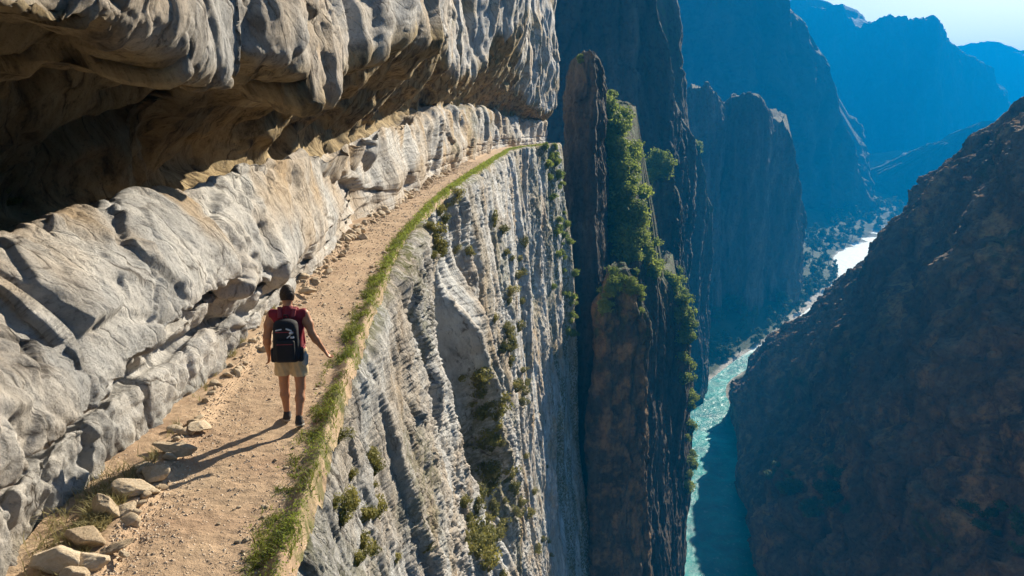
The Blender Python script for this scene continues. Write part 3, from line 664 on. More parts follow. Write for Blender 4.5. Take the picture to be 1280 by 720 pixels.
def tube_mesh(name, segs, mat, sides=6):
    V, F = [], []
    for path in segs:
        base = len(V)
        for k_, (x, y, z, r_) in enumerate(path):
            for j in range(sides):
                a = 2*math.pi*j/sides; V.append((x+r_*math.cos(a), y+r_*math.sin(a), z))
        for k_ in range(len(path)-1):
            for j in range(sides):
                F.append((base+k_*sides+j, base+k_*sides+(j+1) % sides, base+(k_+1)*sides+(j+1) % sides, base+(k_+1)*sides+j))
    return mesh_raw(name, V, F, mat)
def bush_proto(seed, mat, n=520, ls=.085):
    rng = np.random.default_rng(seed)
    bl = [(rng.normal()*.2, rng.normal()*.2, .35+rng.uniform(0, .3), rng.uniform(.3, .48)) for _ in range(7)]
    V, F = leaves(rng, n, bl, ls); V = [tuple(v) for v in V]; F = [tuple(f) for f in F]
    for b_ in bl:
        for q_ in range(6):
            e = np.array(b_[:3])+rng.normal(size=3)*b_[3]*.5; b0 = len(V); w_ = .02
            for p_, ww in ((np.array((0, 0, -.05)), w_), (e*np.array((.6, .6, .5)), w_*.7), (e, w_*.3)):
                V += [(p_[0]-ww, p_[1]-ww*.6, p_[2]), (p_[0]+ww, p_[1]-ww*.6, p_[2]), (p_[0], p_[1]+ww, p_[2])]
            for k_ in (0, 3):
                for j in range(3): F.append((b0+k_+j, b0+k_+(j+1) % 3, b0+k_+3+(j+1) % 3, b0+k_+3+j))
    return mesh_raw('bush_leaves', V, F, mat, False)
def tree_proto(seed, mat, slim=1.):
    rng = np.random.default_rng(seed)
    bl = []
    for _ in range(13):
        h = rng.uniform(.3, 1.0); rad = .26*slim*(1.15-h)**.5+.03; a = rng.uniform(0, 6.3)
        bl.append((rad*math.cos(a)*rng.uniform(.2, 1), rad*math.sin(a)*rng.uniform(.2, 1), h*.9, rng.uniform(.08, .17)*(1.3-.5*h)))
    V, F = leaves(rng, 900, bl, .042)
    crown = mesh_raw('tree_crown', V, F, mat, False)
    segs = [[(0, 0, -.08, .028), (.01, 0, .3, .02), (0, .015, .8, .006)]]
    for b_ in bl[:6]: segs.append([(0, 0, b_[2]*.5, .012), (b_[0]*.9, b_[1]*.9, b_[2], .004)])
    return crown, tube_mesh('tree_trunk', segs, M_bark)
bushes = [bush_proto(500+i, M_leaf) for i in range(4)]
drybush = [bush_proto(520+i, M_leaf3, 420, .07) for i in range(3)]
darkbush = [bush_proto(540+i, M_leaf2, 520, .08) for i in range(2)]
trees = [tree_proto(560+i, M_leaf2, 1.+.25*(i % 2)) for i in range(4)]
def pick(A, pxs, tol=5., zmin=-1e9, rng=RNG):
    px, py, zc = project(A); px = px.ravel(); py = py.ravel(); zc = zc.ravel(); A_ = A.reshape(-1, 3)
    o = []
    for x, y in pxs:
        m = np.nonzero((np.abs(px-x) < tol) & (np.abs(py-y) < tol))[0]
        if len(m):
            j = m[np.argmin(zc[m])]; o.append(A_[j])
    return o
def along(pts, n, jit):
    pts = np.array(pts, float); t = RNG.uniform(0, len(pts)-1, n); i = t.astype(int).clip(0, len(pts)-2); f = (t-i)[:, None]
    return pts[i]*(1-f)+pts[i+1]*f+RNG.normal(size=(n, 2))*jit
def scatter(A, pxs, protos, smin, smax, name, label, cat, group, sink=.15, tol=4.):
    for p in pick(A, pxs, tol):
        s_ = RNG.uniform(smin, smax)
        o = thing(name, (p[0], p[1], p[2]-sink*s_), label, cat, group, RNG.uniform(0, 6.28), s_, protos[RNG.integers(len(protos))])
        o.rotation_euler = (RNG.uniform(-.25, .25), RNG.uniform(-.25, .25), RNG.uniform(0, 6.28)); o.scale = (s_, s_, s_*RNG.uniform(.8, 1.3))
g1 = 'bushes on the crest of the rock spur'; l1 = 'bright green bush in the thicket down the spur crest behind the slender pillar'
scatter(T3, along([(750, 140), (765, 190), (780, 235), (798, 280), (812, 315), (828, 345)], 60, 5), bushes, 2.0, 4.2, 'bush', l1, 'bush', g1)
scatter(T3, along([(752, 130), (770, 160), (790, 210), (800, 260)], 50, 7), bushes, 2.2, 4.8, 'bush', l1, 'bush', g1)
scatter(T3, along([(752, 215), (762, 250), (775, 290), (795, 330)], 70, 8), bushes, 2.2, 4.8, 'bush', l1, 'bush', g1)
scatter(T2, along([(752, 385), (765, 356), (785, 350), (803, 376)], 44, 7), bushes, 1.0, 2.2, 'bush', 'green bush on the rounded top of the brown rock buttress', 'bush', 'bushes on top of the buttress')
scatter(T4, along([(825, 345), (845, 355), (856, 395), (862, 440), (866, 500), (868, 560), (864, 620)], 75, 4), bushes, 2.0, 4.4, 'bush', 'green bush on the right edge of the lower spur above the river', 'bush', 'bushes on the edge of the lower spur')
scatter(T6, along([(806, 230), (818, 203), (832, 200), (842, 225)], 16, 5), bushes, 3, 6.5, 'bush', 'green bush on the head of the nearer shaded rock column', 'bush', 'bushes on the column head')
scatter(T7, along([(846, 200), (862, 180), (884, 190)], 16, 4), bushes, 4, 8, 'bush', 'green bush on the crest of the broad shaded rock column', 'bush', 'bushes on the broad column')
scatter(T1, [(724, 70), (730, 68), (722, 76)], bushes, .6, 1.0, 'bush', 'tiny green bush on the very top of the slender rock pillar', 'bush', 'bushes on top of the pillar')
gc = 'plants rooted in the pale cliff face'; lc = 'small olive green plant rooted in a crack of the pale cliff below the path'
scatter(CLIFF, along([(600, 470), (612, 560), (618, 620), (600, 660), (612, 718)], 75, 13), drybush, .5, 1.3, 'cliff_plant', lc, 'plant', gc, .2)
scatter(CLIFF, along([(628, 280), (650, 360), (640, 440), (655, 520)], 30, 9), drybush, .6, 1.4, 'cliff_plant', lc, 'plant', gc, .2)
scatter(CLIFF, along([(690, 175), (705, 230), (712, 330), (720, 430)], 60, 7), bushes, .7, 1.7, 'cliff_plant', lc, 'plant', gc, .2)
scatter(CLIFF, along([(425, 500), (450, 560), (470, 600), (440, 650), (460, 710), (540, 690)], 26, 14), drybush, .12, .34, 'cliff_plant', lc, 'plant', gc, .2)
scatter(CLIFF, along([(560, 260), (540, 300), (590, 330)], 16, 10), drybush, .3, .8, 'cliff_plant', lc, 'plant', gc, .2)
scatter(CLIFF, along([(650, 560), (665, 640), (690, 700)], 16, 12), drybush, .6, 1.4, 'cliff_plant', lc, 'plant', gc, .2)
scatter(WALL, along([(4, 246), (22, 262)], 3, 3), drybush, .10, .2, 'wall_plant', 'small yellow green plant on the rim of the ledge in the wall', 'plant', 'plants on the ledge rim', .1)
scatter(RIDGE, along([(1020, 590), (1040, 620), (1000, 640), (965, 560)], 16, 12), darkbush, 3, 6, 'bush', 'dark bush in the deep shade low on the brown mountainside', 'bush', 'bushes on the shaded mountainside')
scatter(RIDGE, along([(1230, 640), (1260, 665)], 9, 12), darkbush, 2, 4.5, 'bush', 'dark bush in the deep shade low on the brown mountainside', 'bush', 'bushes on the shaded mountainside')
# trees beside the river
def place_tree(p, hgt, label, group):
    cr_, tr_ = trees[RNG.integers(4)]
    o = bpy.data.objects.new('tree', None); COL.objects.link(o); o.location = p; o.rotation_euler = (0, 0, RNG.uniform(0, 6.28)); o.scale = (hgt*RNG.uniform(.9, 1.3), hgt*RNG.uniform(.9, 1.3), hgt)
    o['label'] = label; o['category'] = 'tree'; o['group'] = group
    link('crown', cr_, o); link('trunk', tr_, o)
GG = np.stack([Xg, Yg, Zg], -1); gpx, gpy, gzc = project(GG)
def near_river(m, n):
    idx = np.argwhere(m); w_ = np.gradient(Yg, axis=0)[m]*np.maximum(np.abs(Yg[m]), 1); idx = idx[RNG.choice(len(idx), min(n, len(idx)), replace=False, p=w_/w_.sum())]
    return GG[idx[:, 0], idx[:, 1]]+RNG.normal(size=(len(idx), 3))*[1.5, 1.5, 0]
mL = (side > 0) & (best > 6) & (best < 60) & (Yg > 590) & (Yg < 1250) & (gpx > 868) & (gpx < 1120)
for p in near_river(mL, 112): place_tree(p, RNG.uniform(9, 19), 'blue green tree in the loose wood on the slope left of the rapids', 'trees left of the rapids')
mB = (side > 0) & (best > 1.5) & (best < 12) & (Yg > 590) & (Yg < 980) & (gpx > 868)
for p in near_river(mB, 60): place_tree(p, RNG.uniform(6, 12), 'blue green tree in the loose wood on the slope left of the rapids', 'trees left of the rapids')
mR = (side < 0) & (best > 3) & (best < 16) & (Yg > 560) & (Yg < 800) & (gpx > 900)
for p in near_river(mR, 32): place_tree(p, RNG.uniform(4, 8), 'low yellow green tree on the right bank at the foot of the brown mountainside', 'low trees on the right bank')
mF = (best > 8) & (Yg > 1150) & (Yg < 2200) & (gpx > 1030) & (gpx < 1180) & (gpy > 255)
for p in near_river(mF, 92): place_tree(p, RNG.uniform(12, 24), 'pale hazy tree on the wooded slope beyond the bend of the river', 'trees beyond the river bend')

# ------------------------------------------------------------------ grass verge, dry grass, gravel
def blades(P0, hts, wid, lean_, rng):
    n = len(P0); a = rng.uniform(0, 6.283, n); dx = np.stack([np.cos(a), np.sin(a), 0*a], 1)
    l_ = rng.normal(size=(n, 3))*lean_*hts[:, None]; l_[:, 2] = 0
    w_ = (wid*rng.uniform(.6, 1.4, n))[:, None]
    mid = P0+l_*.4+np.array([0, 0, 1])*(hts*.6)[:, None]; top = P0+l_*1.3+np.array([0, 0, 1])*(hts)[:, None]
    V = np.stack([P0-dx*w_, P0+dx*w_, mid+dx*w_*.8, mid-dx*w_*.8, top], 1).reshape(-1, 3)
    k_ = np.arange(n)[:, None]*5
    F = np.concatenate([k_+np.array([[0, 1, 2, 3]])]); T = k_+np.array([[3, 2, 4, 4]])
    return V, np.concatenate([F, T[:, [0, 1, 2, 2]]])
def tri_safe(V, F):
    return V, F
def blade_obj(name, P0, hts, wid, lean_, mat, label, seed):
    rng = np.random.default_rng(seed); n = len(P0)
    a = rng.uniform(0, 6.283, n); dx = np.stack([np.cos(a), np.sin(a), 0*a], 1)
    l_ = rng.normal(size=(n, 3))*lean_*hts[:, None]; l_[:, 2] = 0
    w_ = (wid*rng.uniform(.6, 1.4, n))[:, None]
    up = np.array([0, 0, 1.])
    mid = P0+l_*.4+up*(hts*.6)[:, None]; top = P0+l_*1.3+up*hts[:, None]
    V = np.stack([P0-dx*w_, P0+dx*w_, mid+dx*w_*.75, mid-dx*w_*.75, top-dx*w_*.15, top+dx*w_*.15], 1).reshape(-1, 3)
    k_ = np.arange(n)[:, None]*6
    F = np.concatenate([k_+np.array([[0, 1, 2, 3]]), k_+np.array([[3, 2, 5, 4]])])
    return structure(name, mesh_raw(name, V, F, mat, False), label, 'stuff')
def on_path(s, kx_):
    a = np.stack([np.interp(s, SS, rin[:, i]) for i in (0, 1)], 1); b = np.stack([np.interp(s, SS, rout[:, i]) for i in (0, 1)], 1)
    xy = a*(1-kx_[:, None])+b*kx_[:, None]
    si = np.searchsorted(SS, s).clip(0, nS-1); ki = np.interp(kx_, kx, np.arange(len(kx))).astype(int)
    return np.column_stack([xy, PATHG[si, ki, 2]])
rng = np.random.default_rng(77)
n = 52000
s_ = 4.0+np.abs(rng.uniform(0, 1, n))**1.9*125
wdt = np.interp(s_, SS, np.linalg.norm(rout-rin, axis=1))
clump = fbm(s_*1.3, s_*0, o=4, seed=90); edgev = .10+.10*clump+.04*fbm(s_*6, s_*0, o=2, seed=91)
across = rng.normal(0, 1, n)*np.where(s_ < 12, .13, .15)
kk_ = 1.0+(-.12-edgev*.3+across)/wdt
thick = fbm(s_*1.6, kk_*wdt*2.5, o=3, seed=92)
keep = (rng.uniform(0, 1, n) < np.interp(s_, [10, 30, 130], [1, .45, .28])) & (kk_ < 1.04) & (kk_ > 1-.24/wdt-edgev/wdt) & (thick > np.interp(s_, [6, 14, 30], [-.2, -.08, .02]))
s_, kk_, thick = s_[keep], kk_[keep], thick[keep]
Pb = on_path(s_, kk_); far_ = np.clip(s_/14, .8, 4)
hts = (.035+.05*rng.uniform(0, 1, len(s_))+.09*np.clip(thick, 0, 1))*far_**.55
Pb[:, 2] -= .02
blade_obj('grass_verge', Pb, hts, .006*far_**1.05, .55, M_grass, 'strip of fresh green grass and low plants along the outer edge of the path', 5)
# clumps of leafy plants within the verge and hanging over the edge
n = 5200; s2 = 4+rng.uniform(0, 1, n)**1.7*130; w2 = np.interp(s2, SS, np.linalg.norm(rout-rin, axis=1))
th = fbm(s2*.9, s2*0+2, o=4, seed=93); k2 = 1.0+(rng.normal(-.05, .11, n))/w2
m = (th > -.25) & (k2 < 1.05); s2, k2 = s2[m], k2[m]; Pc = on_path(s2, k2)
ff_ = np.clip(s2/14, .7, 4.5)
dv = rng.normal(size=(len(s2), 7, 3))*np.array([1, 1, .6])*.035*ff_[:, None, None]**.8; pc = (Pc[:, None]+dv+np.array([0, 0, .035])*ff_[:, None, None]**.6).reshape(-1, 3)
nn = len(pc); a = rng.normal(size=(nn, 3)); a /= np.linalg.norm(a, axis=1, keepdims=True); b = np.cross(a, rng.normal(size=(nn, 3))); b /= np.linalg.norm(b, axis=1, keepdims=True)
sz = (.013*np.repeat(ff_, 7)**.95*rng.uniform(.6, 1.4, nn))[:, None]
V = np.stack([pc-a*sz, pc-b*sz*.6, pc+a*sz, pc+b*sz*.6], 1).reshape(-1, 3)
structure('ground_cover', mesh_raw('ground_cover', V, np.arange(4*nn).reshape(-1, 4), M_leaf, False), 'small leafy ground cover plants among the grass of the verge', 'stuff')
# dry grass at the wall foot, bottom left
n = 5200; s3 = np.where(rng.uniform(0, 1, n) < .55, rng.normal(6.3, .5, n), rng.uniform(7, 22, n)); s3 = np.clip(s3, 5, 24)
k3 = -.04-np.abs(rng.normal(0, .09, n))*np.where(s3 < 7.3, 1.6, .45); m = fbm(s3*2.2, k3*9, o=3, seed=95) > np.where(s3 < 7.3, -.2, .22); s3, k3 = s3[m], k3[m]
Pd = on_path(s3, k3)
blade_obj('dry_grass', Pd, rng.uniform(.04, .13, len(s3)), .004*np.clip(s3/8, 1, 3), .6, M_strawg, 'dry yellowish grass growing at the foot of the rock wall', 6)
# gravel
n = 26000; s4 = 4+rng.uniform(0, 1, n)**2.2*70; k4 = np.clip(np.where(rng.uniform(0, 1, n) < .45, np.abs(rng.normal(0, .16, n)), rng.uniform(0, 1, n)), 0, 1.0)
m = (fbm(s4*1.2, k4*3, o=3, seed=96) > -.25) | (k4 < .12); s4, k4 = s4[m], k4[m]; n = len(s4)
Pg_ = on_path(s4, k4); f4 = np.clip(s4/12, .8, 3.5)
r4 = np.minimum(.005*(1/rng.uniform(.06, 1, n))**.7, .024)*f4**.7
dirs = np.array([(1, 0, 0), (0, 1, 0), (-1, 0, 0), (0, -1, 0), (0, 0, .7), (0, 0, -.5)], float)
rot = rng.uniform(0, 6.28, n); ca, sa = np.cos(rot)[:, None], np.sin(rot)[:, None]
V = dirs[None]*r4[:, None, None]*rng.uniform(.6, 1.3, (n, 6, 1))
V = np.stack([V[..., 0]*ca-V[..., 1]*sa, V[..., 0]*sa+V[..., 1]*ca, V[..., 2]], -1)+Pg_[:, None]
fc = np.array([(0, 1, 4), (1, 2, 4), (2, 3, 4), (3, 0, 4), (1, 0, 5), (2, 1, 5), (3, 2, 5), (0, 3, 5)])
M_stone = None
k = NB('loose_stone'); c = k.coord(); nse = k.noise(c, 4, 6, .65); oi = k.n('ObjectInfo')
cst = k.ramp(k.math('ADD', k.math('MULTIPLY', nse, .75), k.math('MULTIPLY', oi.outputs['Random'], .25)), [(.25, (.27, .2, .13)), (.5, (.52, .41, .28)), (.75, (.68, .58, .44))])
M_stone = k.done(cst, .9, k.bump(k.noise(c, 12, 7, .7), .03, .8))
k = NB('gravel_stone'); c = k.coord(); nse = k.noise(c, 9, 3, .6)
M_grav = k.done(k.ramp(nse, [(.35, (.34, .25, .17)), (.65, (.6, .5, .38))]), .9)
structure('gravel', mesh_raw('gravel', V.reshape(-1, 3), (np.arange(n)[:, None, None]*6+fc[None]).reshape(-1, 3), M_grav, False), 'loose gravel scattered over the path', 'stuff')

# ------------------------------------------------------------------ boulders and stones
import bmesh
def rock_mesh(seed, planes=14, sub=4, mat=None):
    rg = np.random.default_rng(seed); bm = bmesh.new(); bmesh.ops.create_icosphere(bm, subdivisions=sub, radius=1)
    dv = np.array([v.co[:] for v in bm.verts]); dv /= np.linalg.norm(dv, axis=1, keepdims=True)
    nn_ = rg.normal(size=(planes, 3)); nn_ /= np.linalg.norm(nn_, axis=1, keepdims=True); dd = rg.uniform(.62, .95, planes)
    den = dv@nn_.T; tq = np.where(den > .05, dd/np.maximum(den, .05), 9); tq.sort(axis=1)
    rad = np.minimum(tq[:, 0], 1.25)
    rad += .05*fbm(dv[:, 0]*2, dv[:, 1]*2, dv[:, 2]*2, o=4, seed=seed)+.02*fbm(dv[:, 0]*8, dv[:, 1]*8, dv[:, 2]*8, o=3, seed=seed+1)
    F = np.array([[v.index for v in f.verts] for f in bm.faces]); bm.free()
    return mesh_raw('stone', dv*rad[:, None]*np.array([1, .85, .7]), F, mat or M_stone, sub > 2)
big = [rock_mesh(700+i, 11+i, 5) for i in range(8)]
small = [rock_mesh(720+i, 9, 3) for i in range(6)]
# (px, py, half width m, (sx,sy,sz), tilt, label)
BL = [(136, 640, .155, (.8, .75, 1.35), .2, 'upright rounded tan boulder, tallest of the pile at the wall foot'),
      (112, 672, .17, (1.1, 1., .95), .3, 'wide pale tan boulder in the middle of the pile left of the path'),
      (116, 700, .16, (1.2, .8, .7), .1, 'flat-topped cream boulder lying in front of the wide one beside the path'),
      (72, 702, .21, (1.0, 1.25, .8), -.2, 'long dusty grey tan slab leaning on the pile next to the dry grass'),
      (98, 718, .12, (1., .9, .8), .4, 'broken tan boulder at the lower edge of the picture under the flat cream one'),
      (80, 724, .10, (1, 1, .7), .1, 'small pale rounded boulder cut off by the lower picture edge'),
      (146, 678, .11, (1.4, .7, .55), .1, 'thin flat stone wedged between the boulder pile and the gravel of the path'),
      (158, 684, .06, (1.3, .8, .6), 0, 'little pale flat stone at the tip of the boulder pile by the path'),
      (172, 610, .18, (1.3, .8, .8), .5, 'angular boulder in the hiker\'s shadow, leaning against the wall'),
      (196, 592, .15, (1., .9, 1.), -.3, 'shadowed boulder directly behind the angular one in the hiker\'s shadow'),
      (160, 634, .13, (1.1, .8, .8), .2, 'dark shadowed boulder touching the right side of the tallest tan boulder'),
      (222, 560, .16, (1.5, .8, .6), .3, 'long tan slab at the wall foot just above the hiker\'s shadow'),
      (252, 528, .15, (1.4, .9, .5), .2, 'low tan slab at the wall foot between the hiker and the long slab'),
      (388, 362, .16, (1.2, .9, .6), .1, 'pale squarish block lying beside the path right behind the hiker\'s head')]
for i, (px, py, h_, sc3, tl, lab) in enumerate(BL):
    x, y = onz(px, py, PATHZ+.15)
    o = thing('boulder', (x-.02, y, PATHZ+.07+h_*.55*sc3[2]), lab, 'boulder', None, 0, 1, big[i % 8])
    o.scale = tuple(h_*.92*v for v in sc3); o.rotation_euler = (tl, tl*.6, i*1.7)
sl = 'small pale limestone stone in the strip of rubble along the foot of the rock wall'
for i in range(230):
    s1 = 6.2+RNG.uniform()**1.5*55; kk1 = RNG.normal(.03, .055)*np.clip(s1/12, 1, 1.4)
    p = on_path(np.array([s1]), np.array([kk1]))[0]; rr_ = RNG.uniform(.025, .085)*np.clip(s1/11, 1, 2.6)
    o = thing('stone', (p[0], p[1], p[2]+rr_*.25), sl, 'stone', 'rubble stones along the wall foot', 0, 1, small[i % 6])
    o.scale = (rr_, rr_*RNG.uniform(.7, 1.2), rr_*RNG.uniform(.6, 1.)); o.rotation_euler = tuple(RNG.uniform(-.5, .5, 2))+(RNG.uniform(0, 6.28),)
for i in range(60):
    s1 = 5.5+RNG.uniform()**1.5*16; kk1 = RNG.choice([RNG.uniform(.1, .8), RNG.normal(.78, .05)])
    p = on_path(np.array([s1]), np.array([kk1]))[0]; rr_ = RNG.uniform(.014, .035)*np.clip(s1/10, 1, 2)
    o = thing('stone', (p[0], p[1], p[2]+rr_*.2), 'little loose stone lying on the open tan gravel of the path', 'stone', 'loose stones on the path', 0, 1, small[i % 6])
    o.scale = (rr_, rr_, rr_*.8); o.rotation_euler = (0, 0, RNG.uniform(0, 6.28))

# ------------------------------------------------------------------ the hiker
def surfnet(Fd, org, h):
    ins = Fd < 0; sh = np.array(Fd.shape)
    c = [ins[a:sh[0]-1+a, b:sh[1]-1+b, d_:sh[2]-1+d_] for a in (0, 1) for b in (0, 1) for d_ in (0, 1)]
    cnt = sum(x.astype(np.int8) for x in c); mixed = (cnt > 0) & (cnt < 8)
    ids = np.full(mixed.shape, -1, np.int64); idx = np.argwhere(mixed); ids[mixed] = np.arange(len(idx))
    acc = np.zeros((len(idx), 3)); num = np.zeros(len(idx)); offs = [(a, b, d_) for a in (0, 1) for b in (0, 1) for d_ in (0, 1)]
    for o1 in offs:
        for ax in range(3):
            if o1[ax] == 0:
                o2 = list(o1); o2[ax] = 1
                f1 = Fd[idx[:, 0]+o1[0], idx[:, 1]+o1[1], idx[:, 2]+o1[2]]; f2 = Fd[idx[:, 0]+o2[0], idx[:, 1]+o2[1], idx[:, 2]+o2[2]]
                m = (f1 < 0) != (f2 < 0); tq = np.where(m, f1/np.where(m, f1-f2, 1), 0)
                p = np.tile(np.array(o1, float), (len(idx), 1)); p[:, ax] += tq
                acc += np.where(m[:, None], p, 0); num += m
    V = (idx+acc/num[:, None])*h+org; Q = []
    for ax in range(3):
        a, b = [(1, 2), (2, 0), (0, 1)][ax]
        s1 = [slice(None)]*3; s2 = [slice(None)]*3; s1[ax] = slice(0, -1); s2[ax] = slice(1, None)
        i1 = ins[tuple(s1)]; i2 = ins[tuple(s2)]; e = np.argwhere(i1 != i2)
        e = e[(e[:, a] > 0) & (e[:, b] > 0) & (e[:, a] < mixed.shape[a]) & (e[:, b] < mixed.shape[b])]
        g = lambda da, db: ids[tuple((e+np.array([(-da if q_ == a else (-db if q_ == b else 0)) for q_ in range(3)])).T)]
        q4 = np.stack([g(1, 1), g(0, 1), g(0, 0), g(1, 0)], 1); m = i1[tuple(e.T)]
        q4[~m] = q4[~m][:, ::-1]; Q.append(q4)
    Q = np.concatenate(Q); return V, Q[(Q >= 0).all(1)]
class Field:
    def __init__(s, lo, hi, h=.006):
        s.lo = np.array(lo, float); s.h = h; s.n = np.ceil((np.array(hi)-s.lo)/h).astype(int)+1; s.F = np.full(s.n, 1., np.float32)
        s.ax = [s.lo[i]+h*np.arange(s.n[i]) for i in range(3)]
    def box(s, lo, hi):
        i0 = np.clip(((np.array(lo)-s.lo)/s.h).astype(int)-1, 0, s.n-1); i1 = np.clip(((np.array(hi)-s.lo)/s.h).astype(int)+2, 1, s.n)
        sl_ = tuple(slice(a, b) for a, b in zip(i0, i1)); return sl_, np.meshgrid(*[s.ax[i][sl_[i]] for i in range(3)], indexing='ij', sparse=True)
    def add(s, d, sl_, k):
        f = s.F[sl_]
        if k > 0:
            h_ = np.clip(.5+.5*(d-f)/k, 0, 1); s.F[sl_] = d*(1-h_)+f*h_-k*h_*(1-h_) if False else np.minimum(d, f)-np.maximum(k-np.abs(d-f), 0)**2/(4*k)
        else: s.F[sl_] = np.minimum(f, d)
    def cap(s, a, b, ra, rb=None, k=.02, flat=None):
        rb = ra if rb is None else rb; a = np.array(a, float); b = np.array(b, float); m = max(ra, rb)+.07
        sl_, (X, Y, Z) = s.box(np.minimum(a, b)-m, np.maximum(a, b)+m); ab = b-a
        t_ = np.clip(((X-a[0])*ab[0]+(Y-a[1])*ab[1]+(Z-a[2])*ab[2])/(ab@ab+1e-12), 0, 1)
        d = np.sqrt((X-a[0]-t_*ab[0])**2+(Y-a[1]-t_*ab[1])**2+(Z-a[2]-t_*ab[2])**2)-(ra+(rb-ra)*t_)
        s.add(d, sl_, k); return s
    def ell(s, c_, r_, k=.02):
        c_ = np.array(c_, float); r_ = np.array(r_, float); m = r_+.07
        sl_, (X, Y, Z) = s.box(c_-m, c_+m)
        q_ = np.sqrt(((X-c_[0])/r_[0])**2+((Y-c_[1])/r_[1])**2+((Z-c_[2])/r_[2])**2); q2 = np.sqrt(((X-c_[0])/r_[0]**2)**2+((Y-c_[1])/r_[1]**2)**2+((Z-c_[2])/r_[2]**2)**2)
        s.add(q_*(q_-1)/np.maximum(q2, 1e-6), sl_, k); return s
    def rbox(s, c_, b_, r_, k=.0, taper=0.):
        c_ = np.array(c_, float); b_ = np.array(b_, float); m = b_+r_+.06
        sl_, (X, Y, Z) = s.box(c_-m, c_+m); tz = 1+taper*(Z-c_[2])/b_[2]
        dx = np.abs(X-c_[0])/tz-b_[0]+r_; dy = np.abs(Y-c_[1])-b_[1]+r_; dz = np.abs(Z-c_[2])-b_[2]+r_
        d = np.sqrt(np.maximum(dx, 0)**2+np.maximum(dy, 0)**2+np.maximum(dz, 0)**2)+np.minimum(np.maximum(np.maximum(dx, dy), dz), 0)-r_
        s.add(d, sl_, k); return s
    def full(s): return np.meshgrid(*s.ax, indexing='ij', sparse=True)
    def mesh(s, name, mat): return mesh_raw(name, *surfnet(s.F, s.lo, s.h), mat, True)
def fabric(name, col, sc_=60, d=.003):
    k = NB(name); c = k.coord(); n = k.noise(c, 9, 5, .6); wv = k.noise(c, sc_*3, 3)
    return k.done(k.mix(1., k.ramp(n, [(.3, .72), (.65, 1.)]), col, 'MULTIPLY'), .8, k.bump(wv, d*.3, .5, k.bump(n, d*4, .7)))
M_skin = simple('skin', (.46, .22, .12), .55, .12, 14); M_skin.node_tree.nodes['Principled BSDF'].inputs['Subsurface Weight'].default_value = .05
M_vest = fabric('vest_cloth', (.26, .022, .035)); M_short = fabric('shorts_cloth', (.62, .47, .28)); M_hair = simple('hair', (.06, .035, .02), .6, .6, 60)
M_pack = fabric('pack_cloth', (.018, .018, .022)); M_trim = fabric('pack_trim', (.3, .05, .06)); M_refl = simple('pack_mark', (.62, .64, .68), .45); M_shoe = fabric('shoe_cloth', (.06, .05, .045)); M_sole = simple('shoe_sole', (.35, .33, .3), .8)
M_bot = simple('bottle_plastic', (.3, .33, .34), .35); M_eye = simple('eye', (.05, .03, .02), .2)
hx, hy = onz(368, 531, PATHZ); HZ = PATHZ+.02
person = bpy.data.objects.new('person', None); 
bd = Field((-.42, -.38, -.02), (.62, .42, 1.82))
LS, RS = (-.185, -.005, 1.405), (.185, -.005, 1.405)
# trunk
def trunk(f, g=0.):
    f.cap((-.075, 0, .93), (.075, 0, .93), .108+g, k=.03); f.ell((0, .0, 1.06), (.148+g, .105+g, .17), k=.05)
    f.ell((0, .01, 1.24), (.168+g, .115+g, .2), k=.05); f.cap((-.13, -.01, 1.385), (.13, -.01, 1.385), .07+g, k=.05); f.cap((0, -.01, 1.40), (0, .0, 1.46), .085+g, .06+g, k=.04)
trunk(bd)
bd.cap((0, 0, 1.44), (-.003, .03, 1.57), .056, .052, k=.03)
hc = np.array((-.005, .05, 1.635))
bd.ell(hc, (.076, .095, .112), k=.03); bd.ell(hc+(0, .045, -.065), (.05, .048, .05), k=.03)
bd.cap(hc+(0, .092, .005), hc+(0, .108, -.028), .009, .014, k=.012); bd.cap(hc+(-.02, .087, -.062), hc+(.02, .087, -.062), .008, k=.008)
for sx in (-1, 1):
    bd.cap(hc+(sx*.076, .0, .015), hc+(sx*.079, .002, -.02), .011, .008, k=.01); bd.cap(hc+(sx*.03, .082, .028), hc+(sx*.012, .088, .026), .007, k=.01)
